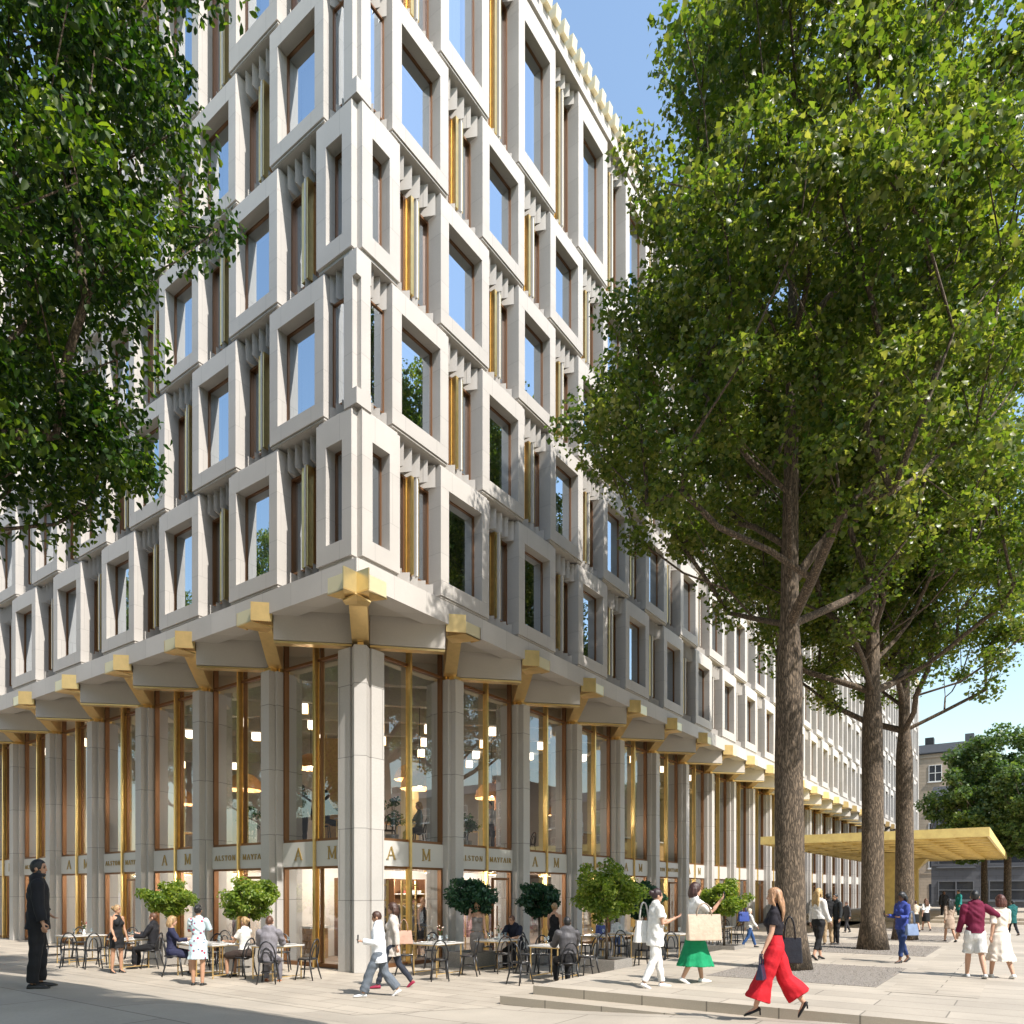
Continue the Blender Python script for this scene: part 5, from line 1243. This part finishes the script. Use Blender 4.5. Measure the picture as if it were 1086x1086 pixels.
bay_tree(683, 957, 22.0, 'dark bay tree half hidden behind the woman in white', .62, 'dark_bay_leaf', 6, .45, .40, .9)
bay_tree(768, 955, 20.8, 'bright bay tree beside the woman in the green skirt', .66, 'bay_leaf', 7, .45, .40, .8)
# ================================================================== ROOMS BEHIND THE GLASS
def lamp(u, v, z, i):
    p = W(u, v, z); t = thing('pendant_lamp', 'lit box shaped lamp with an amber side hanging from the ceiling inside', 'lamp', p, ROT+.785, 'box lamps hanging from the ceiling')
    b = MB(); b.box(-.14, .14, -.14, .14, 0, .30); b.build('lamp_shade', 'lamp_glow', t)
    b = MB(); b.box(.15, .18, -.16, .16, -.02, .34); b.box(-.02, .02, -.02, .02, .38, 8.6-z); b.build('bracket', 'gold_paint', t)
k = 0
for i in range(9):
    for j, v in enumerate((1.2, 2.9, 4.6, 6.3, 8.0)):
        lamp(.95+M*i+(M/2 if j % 2 else 0), v, 7.72, k); k += 1
for i in range(1, 7):
    for j, u in enumerate((1.2, 2.9, 4.6, 6.3, 8.0)):
        lamp(u, .95+M*i+(M/2 if j % 2 else 0), 7.72, k); k += 1
def shop_lamp(u, v):
    p = W(u, v, 2.52); t = thing('ceiling_spot', 'flush round ceiling light over the shop floor', 'lamp', p, ROT, 'ceiling lights in the shop')
    b = MB(); b.lathe([(.01,.0),(.20,.0),(.20,.03),(.01,.03)], 14); b.build('diffuser', 'spot_glow', t); b = MB(); b.lathe([(.205,.0),(.24,.0),(.24,.09),(.205,.09)], 14); b.build('rim', 'gold_paint', t)
    if min(u, v) < 3:
        pl = bpy.data.lights.new('spot_light', 'POINT'); pl.energy = 95; pl.color = (1, .92, .82); pl.shadow_soft_size = .12
        po = bpy.data.objects.new('spot_light', pl); col.objects.link(po); po.parent = t; po.location = (0,0,-.16)
for i in range(8):
    for v in (2.2, 5.6): shop_lamp(1.7+M*i, v)
for i in range(1, 6):
    for u in (2.2, 5.6): shop_lamp(u, 1.7+M*i)
def wicker(u, v, z, r, where):
    p = W(u, v, z); t = thing('wicker_pendant', 'large brown wicker dome pendant hanging '+where, 'lamp', p, 0, 'wicker pendants inside')
    b = MB(); rings = []
    for i in range(9):
        ph = .15+1.45*i/8; rings.append([(r*math.sin(ph)*math.cos(a)*(1+.05*math.sin(9*a+i)), r*math.sin(ph)*math.sin(a)*(1+.05*math.sin(9*a+i)), r*.95*math.cos(ph)) for a in [2*math.pi*j/28 for j in range(28)]])
    b.ring(rings, cap=False); b.build('shade', 'wicker', t, smooth=True)
    MB().tube([(0,0,r*.93),(0,0,8.5-z)], .012, 6).build('cord', 'black_iron', t)
    MB().ell((0,0,r*.3), (.14,.14,.14), 10, 8).build('bulb', 'lamp_glow', t, smooth=True)
    pl = bpy.data.lights.new('bulb_light', 'POINT'); pl.energy = 90; pl.color = (1, .90, .78); pl.shadow_soft_size = .15
    po = bpy.data.objects.new('bulb_light', pl); col.objects.link(po); po.parent = t; po.location = (0,0,r*.3-.25)
for u, v, z, r, s in ((5.3,3.0,5.3,.62,'seen through the first bay right of the corner column'), (6.6,4.6,5.9,.6,'behind another, right of the corner column'), (9.2,3.0,5.4,.62,'seen through the second bay right of the corner column'), (14.2,3.0,5.2,.62,'seen through the third bay right of the corner column'),
                      (3.0,5.6,5.9,.5,'seen through the first bay left of the corner column'), (3.0,9.2,5.5,.62,'seen through the second bay left of the corner column'), (3.0,13.4,5.3,.62,'seen through the third bay left of the corner column'), (2.6,17.6,5.3,.62,'seen through the fourth bay left of the corner column')):
    wicker(u, v, z, r, s)
# people, tables and plants on the mezzanine
def mezz(u, v): return W(u, v, 3.185)
def head_uv(du, dv): d = DR*du+DL*dv; return math.degrees(math.atan2(d.y, d.x))
person('man in a grey shirt standing upstairs behind the glass left of the corner', mezz(1.0, 3.5), 1.76, 75, 'stand', female=False, fine=False, hair=BLK, skin='brown', clothes=[('trousers', (.03,.035,.05)), ('top', (.10,.12,.15), dict(sleeve=1))])
m2 = mezz(1.0, 2.5)
person('bearded man in navy sitting on a stool upstairs behind the glass', m2, 1.76, 20, 'sit', female=False, fine=False, hair=BLK, beard=True, skin='brown', seat=.60, clothes=[('trousers', (.02,.02,.03)), ('top', (.02,.03,.055), dict(sleeve=1))])
def stool(p, label):
    t = thing('bar_stool', label, 'stool', p, 0); b = MB(); b.lathe([(.01,.56),(.17,.56),(.18,.58),(.17,.60),(.01,.60)], 16); b.build('seat', 'wood', t)
    for a in range(4): MB().tube([(.11*math.cos(a*1.57+.78), .11*math.sin(a*1.57+.78), .56), (.19*math.cos(a*1.57+.78), .19*math.sin(a*1.57+.78), 0)], .012, 6).build('leg', 'black_iron', t)
stool(m2, 'wooden stool upstairs under the bearded man')
person('woman in dark clothes standing upstairs in the second bay left of the corner', mezz(.9, 7.2), 1.68, 330, 'stand', fine=False, hair=BLK, style='bob', skin='tan', clothes=[('trousers', BLK), ('top', (.02,.022,.04), {})])
person('woman with fair hair sitting upstairs in the first bay right of the corner', mezz(3.45, 1.3), 1.68, 200, 'sit', fine=False, hair=BLOND, style='bob', seat=.47, clothes=[('trousers', BLK), ('top', (.05,.07,.04), {})])
person('person in a grey top standing upstairs in the second bay right of the corner', mezz(7.0, 1.4), 1.72, 250, 'stand', fine=False, hair=BLK, clothes=[('trousers', (.03,.03,.04)), ('top', (.35,.36,.38), {})])
G_IN = 'tables and chairs upstairs'
ct = dup(CH[0], mezz(3.45, 1.3), R(110), 'black chair upstairs under the woman with fair hair', G_IN)
for u, v, rz, s in ((2.3,1.4,.4,'upstairs left of the woman with fair hair'), (5.5,1.4,2.0,'upstairs at the left of the second bay right of the corner'), (8.6,1.4,3.0,'upstairs in the third bay right of the corner'), (9.6,1.6,1.0,'upstairs at the right of the third bay'),
                    (1.2,10.8,1.0,'upstairs in the third bay left of the corner'), (1.2,6.3,2.0,'upstairs in the second bay left of the corner')):
    dup(CH[0], mezz(u, v), rz, 'black chair standing '+s, G_IN)
tb0 = [o for o in col.objects if o.name.startswith('cafe_table') and o.type == 'EMPTY'][0]
for u, v, s in ((2.85,1.7,'upstairs in the first bay right of the corner'), (6.1,1.9,'upstairs in the second bay right of the corner'), (9.1,2.2,'upstairs in the third bay right of the corner'), (1.5,1.75,'upstairs between the bearded man and the corner'), (1.5,10.0,'upstairs in the third bay left of the corner')):
    dup(tb0, mezz(u, v), ROT, 'small marble table standing '+s, G_IN)
def plant(p, h, label, seed):
    t = thing('potted_plant', label, 'plant', p, seed, 'potted plants inside'); rs = np.random.RandomState(seed)
    b = MB(); b.lathe([(.10,0),(.16,.02),(.19,.30),(.17,.30),(.15,.26),(.02,.26)], 14); b.build('pot', 'granite', t, smooth=True)
    cs = [(rs.normal()*.16, rs.normal()*.16, h*rs.uniform(.5,1)) for _ in range(14)]
    b = MB(); b.tube([(0,0,.25),(.01,0,h*.5),(0,.01,h*.9)], [.014,.012,.006], 6)
    for c in cs: b.tube([(0,0,h*.45), c], [.006,.003], 4)
    b.build('stem', 'bark', t); link('foliage', leaf_cloud(rs, cs, [.15]*14, 22, .09, 'foliage', 'dark_bay_leaf', .3, 'oval'), t)
plant(mezz(1.95, .9), 1.25, 'small potted tree upstairs right of the corner column', 1); plant(mezz(5.0, .8), 1.1, 'potted plant upstairs at the left of the second bay right of the corner', 2)
plant(mezz(7.6, .9), .9, 'potted plant upstairs at the right of the second bay right of the corner', 3); plant(mezz(.8, 5.6), 1.2, 'potted plant upstairs in the second bay left of the corner', 4)
for u, v, a, lb, c in ((.9,11.6,200,'man in dark clothes standing upstairs in the third bay left of the corner',(.03,.03,.04)), (1.4,14.6,90,'woman in a pale top upstairs in the fourth bay left of the corner',(.5,.45,.4)), (12.4,1.2,230,'man in a white shirt upstairs in the fourth bay right of the corner',(.6,.6,.62))):
    person(lb, mezz(u, v), 1.74, a, 'stand', female='woman' in lb, fine=False, hair=BLK, style='bob' if 'woman' in lb else 'short', clothes=[('trousers', BLK), ('top', c, {})])
# dark wood bar and screens
def fitting(name, label, cat, u, v, z, parts, rz=0):
    p = W(u, v, z); t = thing(name, label, cat, p, ROT+rz)
    for nm, bb, mt in parts: bb.build(nm, mt, t)
    return t
fitting('bar_counter', 'long wooden bar counter upstairs in the bays further right', 'counter', 11.5, 1.6, 3.185, [('front', MB().box(0, 11, 0, .08, 0, 1.12), 'wood'), ('counter_top', MB().box(-.05, 11.05, -.1, .6, 1.12, 1.18), 'marble')])
fitting('wooden_screen', 'tall golden brown wooden panel upstairs in the second bay left of the corner', 'screen', 2.2, 4.3, 3.185, [('panel', MB().box(0, .8, 0, .08, 0, 3.4), 'wood'), ('rim', MB().box(-.03, 0, -.02, .1, 0, 3.42), 'gold_paint')], -.785)
fitting('gold_screen', 'tall gold slatted panel upstairs in the second bay right of the corner', 'screen', 5.4, 3.6, 3.185, [('panel', MB().box(0, .5, 0, .08, 0, 3.2), 'gold_paint'), ('rim', MB().box(-.03, 0, -.02, .1, 0, 3.22), 'bronze')])
fitting('gold_screen', 'narrow gold panel upstairs in the third bay right of the corner', 'screen', 9.0, 2.6, 3.185, [('panel', MB().box(0, .35, 0, .08, 0, 2.8), 'gold_paint'), ('rim', MB().box(-.03, 0, -.02, .1, 0, 2.82), 'bronze')])
# shop fittings
def clothes_rail(u, v, rz, label, cols, seed):
    p = W(u, v, .04); t = thing('clothes_rail', label, 'clothes rail', p, ROT+rz, 'clothes rails in the shop'); b = MB()
    for x in (-.65, .65): b.box(x-.015, x+.015, -.015, .015, 0, 1.55); b.box(x-.015, x+.015, -.22, .22, 0, .03)
    b.box(-.65, .65, -.015, .015, 1.53, 1.56); b.build('rail_frame', 'gold_paint', t); r2 = random.Random(seed)
    for i in range(11):
        x = -.56+.112*i; L_ = r2.uniform(.75, 1.1); g_ = MB(); s = r2.uniform(.18, .24)
        g_.ring([[(x-.025,-s*w_,1.5-L_*f),(x+.03,-s*w_,1.5-L_*f),(x+.035,s*w_,1.5-L_*f),(x-.03,s*w_,1.5-L_*f)] for f, w_ in ((0,.15),(.06,.75),(.12,1),(.5,.92),(1,1.15))])
        g_.build('garment', cmat(cols[i % len(cols)], .85), t)
clothes_rail(3.2, 1.7, .2, 'clothes rail with black and pale coats right of the corner column', [BLK, (.5,.45,.42), (.35,.25,.22)], 1)
clothes_rail(6.6, 1.6, 0, 'clothes rail with pink and white garments in the second bay right', [(.5,.3,.32), (.6,.55,.52), (.5,.35,.4)], 2)
clothes_rail(10.0, 1.7, 0, 'clothes rail with rosy garments in the third bay right', [(.45,.25,.27), (.55,.5,.5)], 3)
clothes_rail(1.5, 7.6, 1.57, 'clothes rail with grey coats in the second bay left', [(.25,.22,.22), (.5,.47,.45), (.3,.2,.22)], 4)
clothes_rail(14.5, 1.8, 0, 'clothes rail with pale garments further right', [(.5,.48,.45), (.4,.3,.3)], 5)
def ladder(u, v, rz, label):
    p = W(u, v, .04); t = thing('display_ladder', label, 'ladder', p, ROT+rz, 'gold display ladders'); b = MB()
    for x in (-.28, .28): b.box(x-.025, x+.025, -.02, .02, 0, 2.2)
    b.build('rails', 'gold_paint', t)
    for z in (.3,.75,1.2,1.65,2.05): MB().box(-.255, .255, -.015, .015, z, z+.04).build('rung', 'gold_paint', t)
ladder(1.35, .75, .0, 'gold ladder display frame just right of the corner column'); ladder(2.55, .85, 0, 'gold ladder display frame at the right of the first bay')
def shelves(u, v, rz, label, n=5):
    p = W(u, v, .04); t = thing('shelf_unit', label, 'shelves', p, ROT+rz, 'shelf units in the shop')
    b = MB(); b.box(0.02, 1.4, .33, .35, 0, 2.3); b.build('back_panel', 'bronze', t)
    for x in (-.02, 1.4): MB().box(x, x+.04, 0, .35, 0, 2.3).build('upright', 'bronze', t)
    r2 = random.Random(label)
    for i in range(n):
        z = .2+i*2.0/n; MB().box(.02, 1.4, 0, .33, z, z+.035).build('shelf', 'marble', t)
        for x in (.15,.5,.85,1.15):
            if r2.random() < .75: MB().box(x, x+r2.uniform(.12,.24), .06, .26, z+.036, z+r2.uniform(.08,.26)).build('stack_of_clothes', cmat(r2.choice([(.5,.45,.4),(.12,.05,.04),(.3,.25,.22),(.62,.6,.57),(.35,.05,.06)]), .8), t)
shelves(4.3, 3.15, 0, 'shelf unit with folded clothes seen right of the corner'); shelves(2.6, 3.2, 1.57, 'shelf unit with folded clothes seen left of the corner'); shelves(2.6, 5.2, 1.57, 'second shelf unit further left of the corner')
def mannequin(u, v, label, rgb):
    person(label, W(u, v, .04), 1.72, head_uv(0,-1), 'stand', fine=False, skin='mid', hair=(.5,.29,.2), style='bald', clothes=[('dress', rgb, dict(sleeve=0, z0=.5, r0=.2, neck=1.40))])
mannequin(3.5, 1.2, 'woman in a small black top inside the shop right of the corner', (.03,.03,.04))  # a shop mannequin, built with the person figure
fitting('shop_table', 'display table with folded clothes inside left of the corner', 'table', 1.3, 3.8, .04, [('tabletop', MB().box(-.4,.4,-.8,.8,.86,.92), 'marble'), ('base', MB().box(-.3,.3,-.7,.7,0,.86), 'wood')])
for o in list(col.objects):
    for k in ('_hands', '_sh'):
        if k in o.keys(): del o[k]
